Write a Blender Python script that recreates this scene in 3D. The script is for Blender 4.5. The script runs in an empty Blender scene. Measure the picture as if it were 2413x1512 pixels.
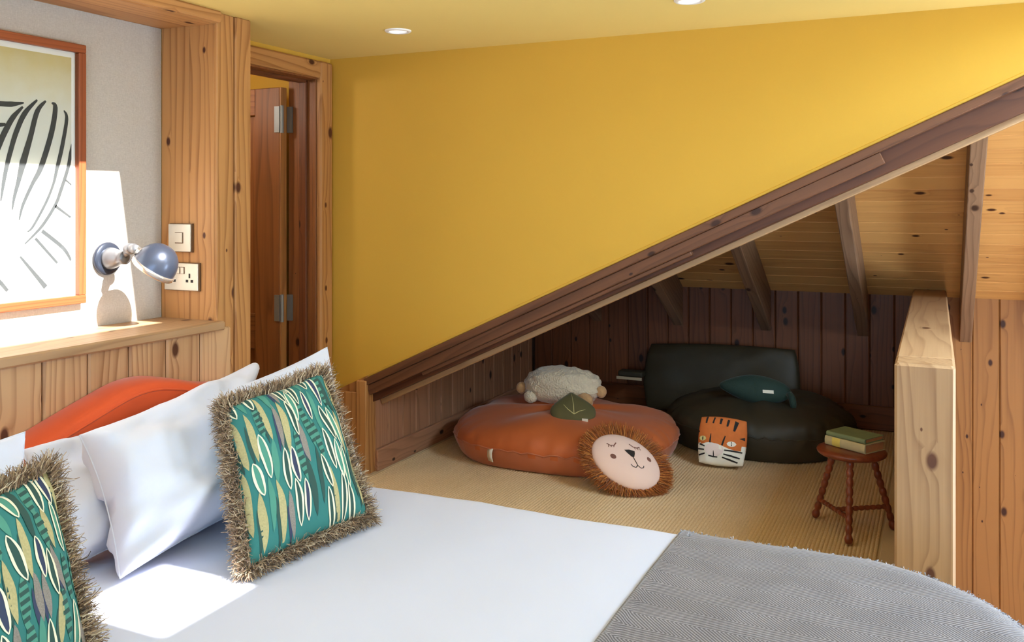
import bpy, bmesh, math, random
from mathutils import Vector, Matrix, noise
random.seed(7)
sc = bpy.context.scene
C = sc.collection
V = Vector

# ------------------------------------------------------------------ camera, world, lights, exposure
YAW = math.radians(25.116)
cam = bpy.data.cameras.new('camera')
cam.sensor_width = 36.0
cam.lens = 36.0 * 2130.0 / 2413.0
cam.shift_y = -(756.0 - 478.0) / 2413.0
cam.clip_start = 0.02
cam_o = bpy.data.objects.new('camera', cam)
C.objects.link(cam_o)
cam_o.location = (0, 0, 1.2)
cam_o.rotation_euler = (math.radians(90), 0, YAW)
sc.camera = cam_o

w = bpy.data.worlds.new('sky')
sc.world = w
w.use_nodes = True
w.node_tree.nodes['Background'].inputs['Color'].default_value = (0.70, 0.84, 1.0, 1)
w.node_tree.nodes['Background'].inputs['Strength'].default_value = 1.5

def light(name, kind, loc, direction, energy, color=(1, 1, 1), size=None, angle=None):
    l = bpy.data.lights.new(name, kind)
    l.energy = energy
    l.color = color
    if kind == 'AREA':
        l.shape = 'RECTANGLE'
        l.size, l.size_y = size
    if angle is not None:
        l.angle = angle
    o = bpy.data.objects.new(name, l)
    C.objects.link(o)
    o.location = loc
    o.rotation_euler = V(direction).to_track_quat('-Z', 'Y').to_euler()
    return o

light('sun', 'SUN', (4, -1, 5), (-1, 0.12, -0.85), 24.0, (1.0, 0.97, 0.94), angle=math.radians(0.6))
light('daylight_right_window', 'AREA', (2.16, 3.0, 0.10), (-1, 0.1, 0.15), 58.0, (0.74, 0.87, 1.0), (0.9, 0.8))
light('daylight_front_window', 'AREA', (0.1, -1.42, 0.95), (0, 1, 0.10), 50.0, (0.48, 0.71, 1.0), (2.8, 1.1))
light('daylight_rooflight_head', 'AREA', (-1.395, 1.40, 1.94), (0, 0, -1), 4.0, (0.48, 0.71, 1.0), (0.83, 1.36))
light('daylight_rooflight_foot', 'AREA', (0.33, 1.215, 1.94), (0, 0, -1), 1.5, (0.48, 0.71, 1.0), (0.38, 0.26))

light('added_fill_stair', 'AREA', (1.05, 2.575, 1.94), (0, 0, -1), 80.0, (0.56, 0.77, 1.0), (0.86, 0.82))  # unseen source added above the stair to brighten the nook carpet

sc.view_settings.view_transform = 'Standard'
sc.view_settings.look = 'None'
sc.view_settings.gamma = 1.0
sc.view_settings.use_curve_mapping = False
sc.view_settings.exposure = 0.2
try:
    sc.cycles.max_bounces = 7
    sc.cycles.diffuse_bounces = 5
    sc.cycles.glossy_bounces = 2
    sc.cycles.transmission_bounces = 2
    sc.cycles.transparent_max_bounces = 4
    sc.cycles.use_adaptive_sampling = True
    sc.cycles.adaptive_threshold = 0.1
    sc.cycles.adaptive_min_samples = 16
    sc.cycles.use_denoising = True
except Exception:
    pass

# ------------------------------------------------------------------ material helpers
def srgb(r, g, b):
    f = lambda c: c / 12.92 if c <= 0.04045 else ((c + 0.055) / 1.055) ** 2.4
    return (f(r / 255), f(g / 255), f(b / 255), 1.0)

class NT:
    def __init__(self, name):
        self.m = bpy.data.materials.new(name)
        self.m.use_nodes = True
        self.t = self.m.node_tree
        self.n = self.t.nodes
        self.b = self.n['Principled BSDF']
    def link(self, a, b):
        self.t.links.new(a, b)
    def node(self, typ, **kw):
        n = self.n.new(typ)
        for k, v in kw.items():
            setattr(n, k, v)
        return n
    def setin(self, sock, v):
        if isinstance(v, bpy.types.NodeSocket):
            self.link(v, sock)
        elif v is not None:
            sock.default_value = v
    def math(self, op, a, b=None, c=None, clamp=False):
        n = self.node('ShaderNodeMath', operation=op, use_clamp=clamp)
        self.setin(n.inputs[0], a)
        self.setin(n.inputs[1], b)
        self.setin(n.inputs[2], c)
        return n.outputs[0]
    def vmath(self, op, a, b=None):
        n = self.node('ShaderNodeVectorMath', operation=op)
        self.setin(n.inputs[0], a)
        self.setin(n.inputs[1], b)
        return n.outputs[0]
    def noise(self, vec, scale, detail=2.0, rough=0.5):
        n = self.node('ShaderNodeTexNoise')
        self.setin(n.inputs['Vector'], vec)
        n.inputs['Scale'].default_value = scale
        n.inputs['Detail'].default_value = detail
        n.inputs['Roughness'].default_value = rough
        return n.outputs['Fac']
    def ramp(self, fac, stops):
        n = self.node('ShaderNodeValToRGB')
        self.link(fac, n.inputs[0])
        e = n.color_ramp.elements
        e[0].position, e[0].color = stops[0]
        e[1].position, e[1].color = stops[-1]
        for p, c in stops[1:-1]:
            x = e.new(p)
            x.color = c
        return n.outputs[0]
    def mix(self, fac, a, b, mode='MIX'):
        n = self.node('ShaderNodeMix', data_type='RGBA', blend_type=mode)
        self.setin(n.inputs[0], fac)
        self.setin(n.inputs[6], a)
        self.setin(n.inputs[7], b)
        return n.outputs[2]
    def sep(self, vec):
        n = self.node('ShaderNodeSeparateXYZ')
        self.link(vec, n.inputs[0])
        return n.outputs
    def obj(self):
        return self.node('ShaderNodeTexCoord').outputs['Object']
    def uv(self):
        return self.node('ShaderNodeTexCoord').outputs['UV']
    def bump(self, h, strength=0.3, dist=0.002):
        n = self.node('ShaderNodeBump')
        n.inputs['Strength'].default_value = strength
        n.inputs['Distance'].default_value = dist
        self.link(h, n.inputs['Height'])
        self.link(n.outputs[0], self.b.inputs['Normal'])
    def color(self, c):
        self.setin(self.b.inputs['Base Color'], c)
    def rough(self, v):
        self.setin(self.b.inputs['Roughness'], v)

def plain(name, col, rough=0.6, metal=0.0, sheen=0.0, var=0.06, nscale=30.0, bump=0.0, bscale=200.0, bdist=0.001):
    t = NT(name)
    nz = t.noise(t.obj(), nscale, 1.0)
    k = t.math('MULTIPLY_ADD', nz, 2 * var, 1.0 - var)
    cr = t.node('ShaderNodeCombineXYZ')
    for i in range(3):
        t.link(k, cr.inputs[i])
    t.color(t.mix(1.0, col, cr.outputs[0], 'MULTIPLY'))
    t.rough(rough)
    t.b.inputs['Metallic'].default_value = metal
    t.b.inputs['Sheen Weight'].default_value = sheen
    t.b.inputs['Sheen Roughness'].default_value = 0.4
    if bump:
        t.bump(t.noise(t.obj(), bscale, 0.0), bump, bdist)
    return t.m

def pine(name, light_c, dark_c, knot_c, rings=34.0, knots=0.5, rough=0.5, contrast=1.0, streak=0.35):
    """wood with its grain along the piece's local z axis"""
    t = NT(name)
    info = t.node('ShaderNodeObjectInfo')
    rnd = info.outputs['Random']
    off = t.node('ShaderNodeCombineXYZ')
    for i, k in enumerate((17.3, 41.7, 93.1)):
        t.link(t.math('MULTIPLY', rnd, k), off.inputs[i])
    p = t.vmath('ADD', t.obj(), off.outputs[0])
    # knots
    vo = t.node('ShaderNodeTexVoronoi', voronoi_dimensions='2D', feature='F1', distance='EUCLIDEAN')
    px = t.sep(p)
    kv = t.node('ShaderNodeCombineXYZ')
    t.link(t.math('MULTIPLY', t.math('ADD', px[0], t.math('MULTIPLY', px[1], 0.6)), 8.0), kv.inputs[0])
    t.link(t.math('MULTIPLY', px[2], 4.6), kv.inputs[1])
    t.link(kv.outputs[0], vo.inputs['Vector'])
    vo.inputs['Scale'].default_value = 1.0
    d = vo.outputs['Distance']
    cs = t.sep(vo.outputs['Color'])
    size = t.math('MULTIPLY', t.math('SUBTRACT', cs[0], 1.0 - knots, clamp=True), 0.15 / max(knots, 0.05))
    kn = t.math('SUBTRACT', 1.0, t.math('DIVIDE', d, t.math('ADD', size, 0.0001)), clamp=True)
    knot = t.math('MULTIPLY', kn, 2.2, clamp=True)
    # rings, bent round the knots
    warp = t.noise(t.vmath('MULTIPLY', p, (5.0, 5.0, 0.55)), 1.0, 2.0)
    fall = t.math('SUBTRACT', 1.0, t.math('DIVIDE', d, 0.36), clamp=True)
    sw = t.math('MULTIPLY', t.math('MULTIPLY', t.math('MULTIPLY', fall, fall), size), 10.0)
    x = t.sep(p)
    ph = t.math('ADD', t.math('MULTIPLY', t.math('ADD', x[0], x[1]), rings), t.math('MULTIPLY', warp, 9.0))
    ph = t.math('ADD', ph, sw)
    fr = t.math('FRACT', ph)
    line = t.math('POWER', fr, 3.0)
    line = t.math('MULTIPLY', line, t.math('MULTIPLY', t.math('SUBTRACT', 1.0, fr), 9.0, clamp=True))
    fib = t.noise(t.vmath('MULTIPLY', p, (120.0, 120.0, 2.2)), 1.0, 3.0, 0.6)
    big = t.noise(t.vmath('MULTIPLY', p, (4.0, 4.0, 0.8)), 1.0, 2.0)
    f = t.math('MULTIPLY', line, 0.75 * contrast)
    f = t.math('ADD', f, t.math('MULTIPLY', t.math('SUBTRACT', fib, 0.5), streak * 1.9))
    f = t.math('ADD', f, t.math('MULTIPLY', t.math('SUBTRACT', big, 0.42), 0.8))
    f = t.math('ADD', f, t.math('MULTIPLY', t.math('SUBTRACT', rnd, 0.5), 0.35), clamp=True)
    col = t.mix(f, light_c, dark_c)
    col = t.mix(knot, col, knot_c)
    t.color(col)
    t.rough(rough)
    t.b.inputs['Specular IOR Level'].default_value = 0.35
    return t.m

M = {}
M['pine'] = pine('honey_pine', srgb(196, 144, 90), srgb(142, 88, 44), srgb(84, 44, 26), 26.0, 0.42)
M['pine_pale'] = pine('pale_pine', srgb(178, 142, 104), srgb(136, 98, 66), srgb(95, 58, 38), 24.0, 0.28)
M['pine_panel'] = pine('panel_pine', srgb(206, 166, 124), srgb(154, 110, 74), srgb(92, 56, 38), 34.0, 0.22, 0.5, 1.35)
M['pine_post'] = pine('orange_pine', srgb(192, 140, 86), srgb(138, 86, 44), srgb(80, 40, 24), 30.0, 0.5, 0.5, 1.25)
M['pine_slope'] = pine('ceiling_pine', srgb(224, 168, 100), srgb(176, 112, 58), srgb(72, 38, 22), 14.0, 0.4, 0.5, 0.45, 0.3)
M['pine_nook'] = pine('shade_darkened_pine', srgb(118, 68, 40), srgb(78, 43, 25), srgb(44, 22, 15), 30.0, 0.65)  # darkened wood: the far wall's shade is put into this colour
M['pine_side'] = pine('grey_brown_pine', srgb(176, 128, 98), srgb(132, 92, 68), srgb(50, 28, 22), 30.0, 0.75)
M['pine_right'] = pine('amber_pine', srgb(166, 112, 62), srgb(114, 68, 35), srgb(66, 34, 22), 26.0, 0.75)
M['door_wood'] = pine('door_wood', srgb(146, 92, 52), srgb(102, 60, 33), srgb(60, 30, 18), 22.0, 0.15)
M['beam_wood'] = pine('brown_beam', srgb(116, 76, 53), srgb(80, 49, 34), srgb(60, 34, 26), 26.0, 0.3)
M['beam_dark'] = pine('dark_beam', srgb(96, 57, 38), srgb(64, 36, 25), srgb(44, 22, 18), 26.0, 0.25)
M['rafter'] = pine('grey_rafter', srgb(150, 118, 92), srgb(102, 74, 56), srgb(64, 42, 32), 28.0, 0.3)
M['lath'] = pine('pale_lath', srgb(184, 146, 106), srgb(146, 106, 72), srgb(90, 56, 40), 28.0, 0.2)
M['backing'] = plain('joint_shadow_wood', srgb(70, 42, 26), 0.8)
M['yellow'] = plain('mustard_wall_paint', srgb(218, 173, 64), 0.75, var=0.025, nscale=3.0, bump=0.04, bscale=250)
M['ceil'] = plain('mustard_ceiling_paint', srgb(238, 213, 130), 0.8, var=0.02, nscale=3.0)
M['off_white'] = plain('off_white_paint', srgb(226, 220, 208), 0.8)
M['main_floor'] = plain('beige_floor', srgb(206, 190, 166), 0.9)
M['white'] = plain('white_bedlinen', srgb(214, 217, 231), 0.85, sheen=0.1, var=0.01, bump=0.05, bscale=600)
M['duvet'] = plain('white_duvet_cotton', srgb(203, 206, 223), 0.85, sheen=0.1, var=0.01, nscale=6.0, bump=0.05, bscale=600)
M['mattress'] = plain('mattress_ticking', srgb(225, 222, 215), 0.9)
M['bed_base'] = plain('bed_base_fabric', srgb(196, 92, 56), 0.9, sheen=0.4)
M['velvet'] = plain('orange_velvet', srgb(232, 90, 38), 0.75, sheen=0.25, var=0.08, nscale=12.0, bump=0.1, bscale=500)
M['rust'] = plain('rust_cotton', srgb(198, 100, 46), 0.62, sheen=0.25, var=0.07, nscale=9.0, bump=0.08, bscale=700)
M['rust_side'] = plain('faded_rust_cotton', srgb(194, 112, 74), 0.6, sheen=0.25, var=0.06, nscale=9.0, bump=0.08, bscale=700)
M['black_leather'] = plain('olive_black_canvas', srgb(52, 44, 27), 0.58, var=0.08, bump=0.1, bscale=400)
M['fleece'] = plain('cream_fleece', srgb(226, 208, 178), 0.95, sheen=0.6, var=0.14, nscale=45.0, bump=0.8, bscale=130, bdist=0.006)
M['fleece_tan'] = plain('tan_fleece', srgb(206, 160, 110), 0.95, sheen=0.5, var=0.1, nscale=60.0, bump=0.5, bscale=160, bdist=0.004)
M['olive'] = plain('olive_linen', srgb(92, 84, 46), 0.85, sheen=0.3, var=0.12, nscale=25.0, bump=0.2, bscale=500)
M['thread'] = plain('pale_thread', srgb(196, 180, 120), 0.8)
M['tag'] = plain('cream_tag', srgb(236, 226, 204), 0.8)
M['tag_dull'] = plain('dull_cream_tape', srgb(188, 168, 138), 0.8)
M['pink'] = plain('pink_cotton', srgb(242, 208, 192), 0.85, var=0.03, nscale=12.0, bump=0.1, bscale=700)
M['mane'] = plain('ginger_fringe', srgb(182, 104, 40), 0.8, sheen=0.3, var=0.15, nscale=40.0)
M['mane2'] = plain('dark_ginger_fringe', srgb(146, 76, 26), 0.8, sheen=0.3, var=0.15, nscale=40.0)
M['mane3'] = plain('light_ginger_fringe', srgb(206, 136, 64), 0.8, sheen=0.3, var=0.15, nscale=40.0)
M['ink'] = plain('black_print', srgb(38, 33, 30), 0.85)
M['brown_ink'] = plain('brown_print', srgb(128, 84, 70), 0.85)
M['tiger'] = plain('tiger_orange_print', srgb(216, 116, 50), 0.85, var=0.08, nscale=60.0)
M['tiger_white'] = plain('tiger_white_cotton', srgb(244, 238, 222), 0.85, var=0.03)
M['tiger_pink'] = plain('tiger_muzzle_print', srgb(238, 218, 208), 0.85, var=0.03)
M['tiger_eye'] = plain('tiger_eye_print', srgb(230, 214, 140), 0.85)
M['whale'] = plain('bottle_green_velvet', srgb(30, 52, 42), 0.8, sheen=0.15, var=0.12, nscale=30.0, bump=0.4, bscale=260, bdist=0.003)
M['stool'] = pine('mahogany', srgb(128, 62, 36), srgb(84, 36, 22), srgb(58, 24, 16), 30.0, 0.0, 0.28, 0.6)
M['book_green'] = plain('green_cloth_cover', srgb(112, 122, 84), 0.75, var=0.14, nscale=40.0)
M['book_buff'] = plain('buff_cloth_cover', srgb(182, 164, 120), 0.75, var=0.14, nscale=40.0)
M['book_yellow'] = plain('yellow_paper_label', srgb(214, 188, 88), 0.8)
M['pages'] = plain('browned_pages', srgb(186, 128, 78), 0.9, var=0.1, nscale=120.0)
M['metal_lamp'] = plain('blue_grey_enamel', srgb(60, 66, 80), 0.28, metal=0.5, var=0.04)
M['metal_cast'] = plain('cast_grey_metal', srgb(128, 130, 134), 0.4, metal=0.7, var=0.06)
M['chrome'] = plain('polished_rim', srgb(214, 208, 200), 0.22, metal=0.9)
M['lamp_inside'] = plain('white_enamel', srgb(235, 232, 225), 0.4)
M['hinge'] = plain('steel_hinge', srgb(140, 144, 146), 0.55, metal=0.6)
M['plate'] = plain('brushed_nickel_plate', srgb(226, 218, 202), 0.35, metal=0.35, var=0.08, nscale=25.0)
M['plate_edge'] = plain('bronze_edge', srgb(112, 84, 58), 0.5, metal=0.4)
M['socket_hole'] = plain('black_socket_insert', srgb(28, 26, 25), 0.6)
M['frame_wood'] = pine('russet_frame', srgb(158, 84, 48), srgb(120, 58, 32), srgb(80, 40, 24), 60.0, 0.0, 0.45)
M['mat_board'] = plain('white_mount', srgb(244, 244, 242), 0.9, var=0.01)
M['art_ink'] = plain('charcoal_brush_ink', srgb(62, 65, 66), 0.9, var=0.12, nscale=60.0)
M['fringe_a'] = plain('taupe_fringe', srgb(172, 144, 112), 0.6, sheen=0.3)
M['fringe_b'] = plain('brown_fringe', srgb(126, 98, 72), 0.6, sheen=0.3)
M['fringe_c'] = plain('dark_fringe', srgb(86, 64, 46), 0.65, sheen=0.3)
M['fringe_d'] = plain('pale_fringe', srgb(206, 186, 154), 0.6, sheen=0.3)
M['teal'] = plain('teal_cotton', srgb(48, 122, 118), 0.8, var=0.1, nscale=14.0, bump=0.12, bscale=500)
M['p_cream'] = plain('cream_print', srgb(236, 232, 204), 0.8)
M['p_green'] = plain('dark_green_print', srgb(44, 80, 74), 0.8)
M['p_beige'] = plain('gold_beige_print', srgb(182, 172, 124), 0.8, var=0.22, nscale=220.0)
M['p_navy'] = plain('navy_print', srgb(52, 62, 92), 0.8)
M['p_grey'] = plain('grey_speckle_print', srgb(140, 132, 124), 0.8, var=0.4, nscale=420.0)
M['p_jade'] = plain('jade_print', srgb(78, 146, 128), 0.8, var=0.08)
M['tuft_a'] = plain('pale_blue_grey_wool', srgb(160, 161, 172), 0.95, sheen=0.4)
M['boucle'] = plain('blue_grey_boucle', srgb(204, 207, 216), 0.95, sheen=0.4, var=0.2, nscale=90.0, bump=0.9, bscale=160, bdist=0.006)
M['tuft_b'] = plain('mid_grey_wool', srgb(122, 120, 126), 0.95, sheen=0.4)

def mat_niche():
    t = NT('grey_linen_wallcovering')
    p = t.obj()
    a = t.noise(t.vmath('MULTIPLY', p, (1, 110, 1100)), 1.0, 2.0)
    b = t.noise(t.vmath('MULTIPLY', p, (1, 1100, 110)), 1.0, 2.0)
    s = t.math('MULTIPLY', t.math('ADD', a, b), 0.5)
    t.color(t.ramp(s, [(0.3, srgb(174, 166, 157)), (0.7, srgb(205, 198, 189))]))
    t.rough(0.9)
    t.bump(s, 0.3, 0.001)
    return t.m
M['linen'] = mat_niche()

def mat_carpet():
    t = NT('sisal_carpet')
    p = t.obj()
    a = t.noise(t.vmath('MULTIPLY', p, (180, 420, 100)), 1.0, 3.0)
    b = t.noise(p, 2.2, 2.0)
    f = t.math('ADD', t.math('MULTIPLY', a, 0.75), t.math('MULTIPLY', b, 0.25))
    t.color(t.ramp(f, [(0.30, srgb(182, 148, 106)), (0.52, srgb(226, 194, 148)), (0.72, srgb(240, 216, 178))]))
    t.rough(0.95)
    t.bump(a, 0.6, 0.003)
    return t.m
M['carpet'] = mat_carpet()
M['binding'] = plain('sisal_binding', srgb(200, 172, 134), 0.95, var=0.1, nscale=300.0)

def mat_throw():
    t = NT('grey_herringbone_wool')
    x = t.sep(t.uv())
    n1 = t.noise(t.uv(), 9.0, 3.0)
    n2 = t.noise(t.uv(), 260.0, 2.0)
    u = t.math('ADD', x[0], t.math('MULTIPLY', t.math('SUBTRACT', n1, 0.5), 0.012))
    tri = t.math('ABSOLUTE', t.math('SUBTRACT', t.math('FRACT', t.math('DIVIDE', x[1], 0.11)), 0.5))
    ph = t.math('MULTIPLY', t.math('ADD', u, t.math('MULTIPLY', tri, 0.11)), 115.0)
    st = t.math('SINE', t.math('MULTIPLY', ph, 6.2832))
    st = t.math('MULTIPLY_ADD', st, 0.34, 0.5)
    worn = t.math('MULTIPLY', t.math('SUBTRACT', n1, 0.35, clamp=True), 1.0)
    st = t.math('ADD', t.math('MULTIPLY', st, 0.85), t.math('MULTIPLY', worn, 0.25))
    st = t.math('ADD', st, t.math('MULTIPLY', t.math('SUBTRACT', n2, 0.5), 0.35), clamp=True)
    t.color(t.ramp(st, [(0.1, srgb(48, 41, 43)), (0.5, srgb(96, 88, 92)), (0.95, srgb(172, 167, 173))]))
    edge = t.node('ShaderNodeAttribute', attribute_name='napped').outputs['Fac']
    nap = t.math('MULTIPLY', edge, t.math('MULTIPLY_ADD', t.noise(t.uv(), 60.0, 3.0), 1.6, 0.0), clamp=True)
    t.color(t.mix(nap, t.b.inputs['Base Color'].links[0].from_socket, srgb(140, 138, 148)))
    t.rough(0.95)
    t.b.inputs['Sheen Weight'].default_value = 0.35
    t.bump(st, 0.5, 0.003)
    return t.m
M['throw'] = mat_throw()

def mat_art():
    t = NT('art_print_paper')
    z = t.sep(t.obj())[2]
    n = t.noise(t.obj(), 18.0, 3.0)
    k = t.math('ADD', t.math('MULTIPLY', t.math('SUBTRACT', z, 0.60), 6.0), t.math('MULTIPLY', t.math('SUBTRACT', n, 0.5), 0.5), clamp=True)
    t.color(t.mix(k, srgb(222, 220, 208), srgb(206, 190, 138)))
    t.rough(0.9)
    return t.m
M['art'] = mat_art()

def mat_glass():
    t = NT('picture_glass')
    tr = t.node('ShaderNodeBsdfTransparent')
    gl = t.node('ShaderNodeBsdfGlossy')
    gl.inputs['Roughness'].default_value = 0.02
    lw = t.node('ShaderNodeFresnel')
    lw.inputs['IOR'].default_value = 1.35
    mx = t.node('ShaderNodeMixShader')
    t.link(lw.outputs[0], mx.inputs[0])
    t.link(tr.outputs[0], mx.inputs[1])
    t.link(gl.outputs[0], mx.inputs[2])
    t.link(mx.outputs[0], t.n['Material Output'].inputs['Surface'])
    return t.m
M['glass'] = mat_glass()

def mat_lens():
    t = NT('downlight_lens')
    t.color((0.95, 0.95, 0.93, 1))
    t.rough(0.3)
    t.b.inputs['Emission Color'].default_value = (1, 0.97, 0.92, 1)
    t.b.inputs['Emission Strength'].default_value = 0.9
    return t.m
M['lens'] = mat_lens()
M['white_metal'] = plain('white_fitting', srgb(246, 246, 246), 0.4)

# ------------------------------------------------------------------ object helpers
def mesh_obj(name, verts, faces, mats, parent=None, loc=(0, 0, 0), smooth=True, fmat=None, uvs=None, auto=None):
    me = bpy.data.meshes.new(name)
    L = V(loc)
    me.from_pydata([tuple(V(v) - L) for v in verts], [], faces)
    if not isinstance(mats, (list, tuple)):
        mats = [mats]
    for m in mats:
        me.materials.append(M[m])
    if fmat:
        me.polygons.foreach_set('material_index', fmat)
    if smooth:
        me.polygons.foreach_set('use_smooth', [True] * len(me.polygons))
    if uvs:
        ul = me.uv_layers.new(name='UVMap')
        for lp in me.loops:
            ul.data[lp.index].uv = uvs[lp.vertex_index]
    me.update()
    o = bpy.data.objects.new(name, me)
    C.objects.link(o)
    if parent is not None:
        o.parent = parent
        o.location = L - parent_loc(parent)
    else:
        o.location = L
    return o

def parent_loc(p):
    l = V((0, 0, 0))
    while p is not None:
        l = l + p.location
        p = p.parent
    return l

def thing(name, label, cat, loc, group=None):
    o = bpy.data.objects.new(name, None)
    o.empty_display_size = 0.05
    C.objects.link(o)
    o.location = loc
    tag(o, label, cat, group)
    return o

def tag(o, label=None, cat=None, group=None, kind=None):
    if label: o['label'] = label
    if cat: o['category'] = cat
    if group: o['group'] = group
    if kind: o['kind'] = kind
    return o

def part(name, verts, faces, mats, parent, **kw):
    """a child whose origin sits on its parent's origin"""
    return mesh_obj(name, verts, faces, mats, parent, loc=parent_loc(parent), **kw)

def box_vf(x0, x1, y0, y1, z0, z1):
    v = [(x, y, z) for z in (z0, z1) for y in (y0, y1) for x in (x0, x1)]
    f = [(0, 2, 3, 1), (4, 5, 7, 6), (0, 1, 5, 4), (2, 6, 7, 3), (0, 4, 6, 2), (1, 3, 7, 5)]
    return v, f

def join(parts):
    v, f = [], []
    for pv, pf in parts:
        n = len(v)
        v += list(pv)
        f += [tuple(i + n for i in q) for q in pf]
    return v, f

_plank_cache = {}
def plank(name, a, b, wv, tv, mat, parent=None, ch=0.003, kind=None):
    """a chamfered board from a to b (centre line); wv and tv are its full width and thickness vectors.
    The local z axis runs along the length so the grain follows the board."""
    a, b, wv, tv = V(a), V(b), V(wv), V(tv)
    L, W, T = (b - a).length, wv.length, tv.length
    key = (round(L, 4), round(W, 4), round(T, 4), ch, mat)
    me = _plank_cache.get(key)
    if me is None:
        hw, ht = W / 2, T / 2
        c = min(ch, hw * 0.5, ht * 0.5)
        pr = [(-hw + c, -ht), (hw - c, -ht), (hw, -ht + c), (hw, ht - c), (hw - c, ht), (-hw + c, ht), (-hw, ht - c), (-hw, -ht + c)]
        e = min(c, L * 0.1)
        def ring(z, k):
            return [(x * (1 - k * c / hw), y * (1 - k * c / ht), z) for x, y in pr]
        v = ring(-L / 2, 1) + ring(-L / 2 + e, 0) + ring(L / 2 - e, 0) + ring(L / 2, 1)
        f = [tuple(range(7, -1, -1)), tuple(range(24, 32))]
        for r in range(3):
            for i in range(8):
                j = (i + 1) % 8
                f.append((r * 8 + i, r * 8 + j, r * 8 + 8 + j, r * 8 + 8 + i))
        me = bpy.data.meshes.new(name)
        me.from_pydata(v, [], f)
        me.materials.append(M[mat])
        me.update()
        _plank_cache[key] = me
    o = bpy.data.objects.new(name, me)
    C.objects.link(o)
    z = (b - a).normalized()
    x = wv.normalized()
    y = z.cross(x)
    m = Matrix((x, y, z)).transposed().to_4x4()
    m.translation = (a + b) / 2
    if parent is not None:
        o.parent = parent
        m.translation = m.translation - parent_loc(parent)
    o.matrix_basis = m
    if kind:
        o['kind'] = kind
    return o

def lathe(prof, axis_o, axis_d, n=24, cap=True):
    """prof: list of (distance along axis, radius)"""
    d = V(axis_d).normalized()
    u = d.orthogonal().normalized()
    w_ = d.cross(u)
    o = V(axis_o)
    v, f = [], []
    for h, r in prof:
        for i in range(n):
            a = 2 * math.pi * i / n
            v.append(o + d * h + (u * math.cos(a) + w_ * math.sin(a)) * r)
    for k in range(len(prof) - 1):
        for i in range(n):
            j = (i + 1) % n
            f.append((k * n + i, k * n + j, (k + 1) * n + j, (k + 1) * n + i))
    if cap:
        f.append(tuple(range(n - 1, -1, -1)))
        f.append(tuple((len(prof) - 1) * n + i for i in range(n)))
    return v, f

def tube(pts, r, n=8):
    pts = [V(p) for p in pts]
    v, f = [], []
    up = V((0.13, 0.27, 0.95))
    for k, p in enumerate(pts):
        d = (pts[min(k + 1, len(pts) - 1)] - pts[max(k - 1, 0)]).normalized()
        u = d.cross(up).normalized()
        w_ = d.cross(u)
        rr = r[k] if isinstance(r, (list, tuple)) else r
        for i in range(n):
            a = 2 * math.pi * i / n
            v.append(p + (u * math.cos(a) + w_ * math.sin(a)) * rr)
    for k in range(len(pts) - 1):
        for i in range(n):
            j = (i + 1) % n
            f.append((k * n + i, k * n + j, (k + 1) * n + j, (k + 1) * n + i))
    f.append(tuple(range(n - 1, -1, -1)))
    f.append(tuple((len(pts) - 1) * n + i for i in range(n)))
    return v, f

def prism_y(poly, y0, y1):
    n = len(poly)
    v = [(x, y0, z) for x, z in poly] + [(x, y1, z) for x, z in poly]
    f = [tuple(range(n)), tuple(range(2 * n - 1, n - 1, -1))]
    f += [(i, i + n, (i + 1) % n + n, (i + 1) % n) for i in range(n)]
    return v, f

def prism_x(poly, x0, x1):
    n = len(poly)
    v = [(x0, y, z) for y, z in poly] + [(x1, y, z) for y, z in poly]
    f = [tuple(range(n)), tuple(range(2 * n - 1, n - 1, -1))]
    f += [(i, i + n, (i + 1) % n + n, (i + 1) % n) for i in range(n)]
    return v, f

def fix_normals(o):
    bm = bmesh.new()
    bm.from_mesh(o.data)
    bmesh.ops.recalc_face_normals(bm, faces=bm.faces)
    bm.to_mesh(o.data)
    bm.free()
    return o

def structure(name, vf, mat, smooth=False):
    o = mesh_obj(name, vf[0], vf[1], mat, smooth=smooth)
    fix_normals(o)
    o['kind'] = 'structure'
    return o

def bevel(o, w_, seg=2):
    m = o.modifiers.new('bevel', 'BEVEL')
    m.width = w_
    m.segments = seg
    m.limit_method = 'ANGLE'
    return o

# ------------------------------------------------------------------ setting: the room
ZC = 1.848                      # ceiling
ZF = -0.27                      # bedroom floor, below the nook's platform
XL, XR = -2.478, 2.2
YB, YN = 3.35, 5.15             # mustard wall, far wall of the nook
def edge_z(x):                  # underside of the mustard wall along the raking beam
    return 0.435 + 0.467 * (x + 2.286)
def slope_z(y):                 # boarded slope over the nook
    return 0.715 + 0.582 * (YN - y)

# ceiling with two roof-light shafts out of view above the bed
xs = [-3.7, -1.82, -0.97, 0.13, 0.53, 0.6, 1.5, XR + 0.1]
ys = [-1.6, 0.7, 1.08, 1.35, 2.093, 2.15, 3.0, YB + 0.1]
holes = [(1, 1), (1, 2), (1, 3), (3, 2), (5, 5)]  # the last opening is added for the fill above the stair
cv, cf = [], []
def add_quad(a, b, c, d):
    n = len(cv)
    cv.extend([a, b, c, d])
    cf.append((n, n + 1, n + 2, n + 3))
for i in range(7):
    for j in range(7):
        if (i, j) in holes:
            continue
        x0, x1, y0, y1 = xs[i], xs[i + 1], ys[j], ys[j + 1]
        for z in (ZC, ZC + 0.12):
            add_quad((x0, y0, z), (x1, y0, z), (x1, y1, z), (x0, y1, z))
        for (di, dj, p, q) in ((-1, 0, (x0, y0), (x0, y1)), (1, 0, (x1, y0), (x1, y1)), (0, -1, (x0, y0), (x1, y0)), (0, 1, (x0, y1), (x1, y1))):
            ii, jj = i + di, j + dj
            if (ii, jj) in holes or not (0 <= ii < 7 and 0 <= jj < 7):
                add_quad((*p, ZC), (*q, ZC), (*q, ZC + 0.12), (*p, ZC + 0.12))
o = mesh_obj('ceiling', cv, cf, 'ceil', smooth=False)
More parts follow.
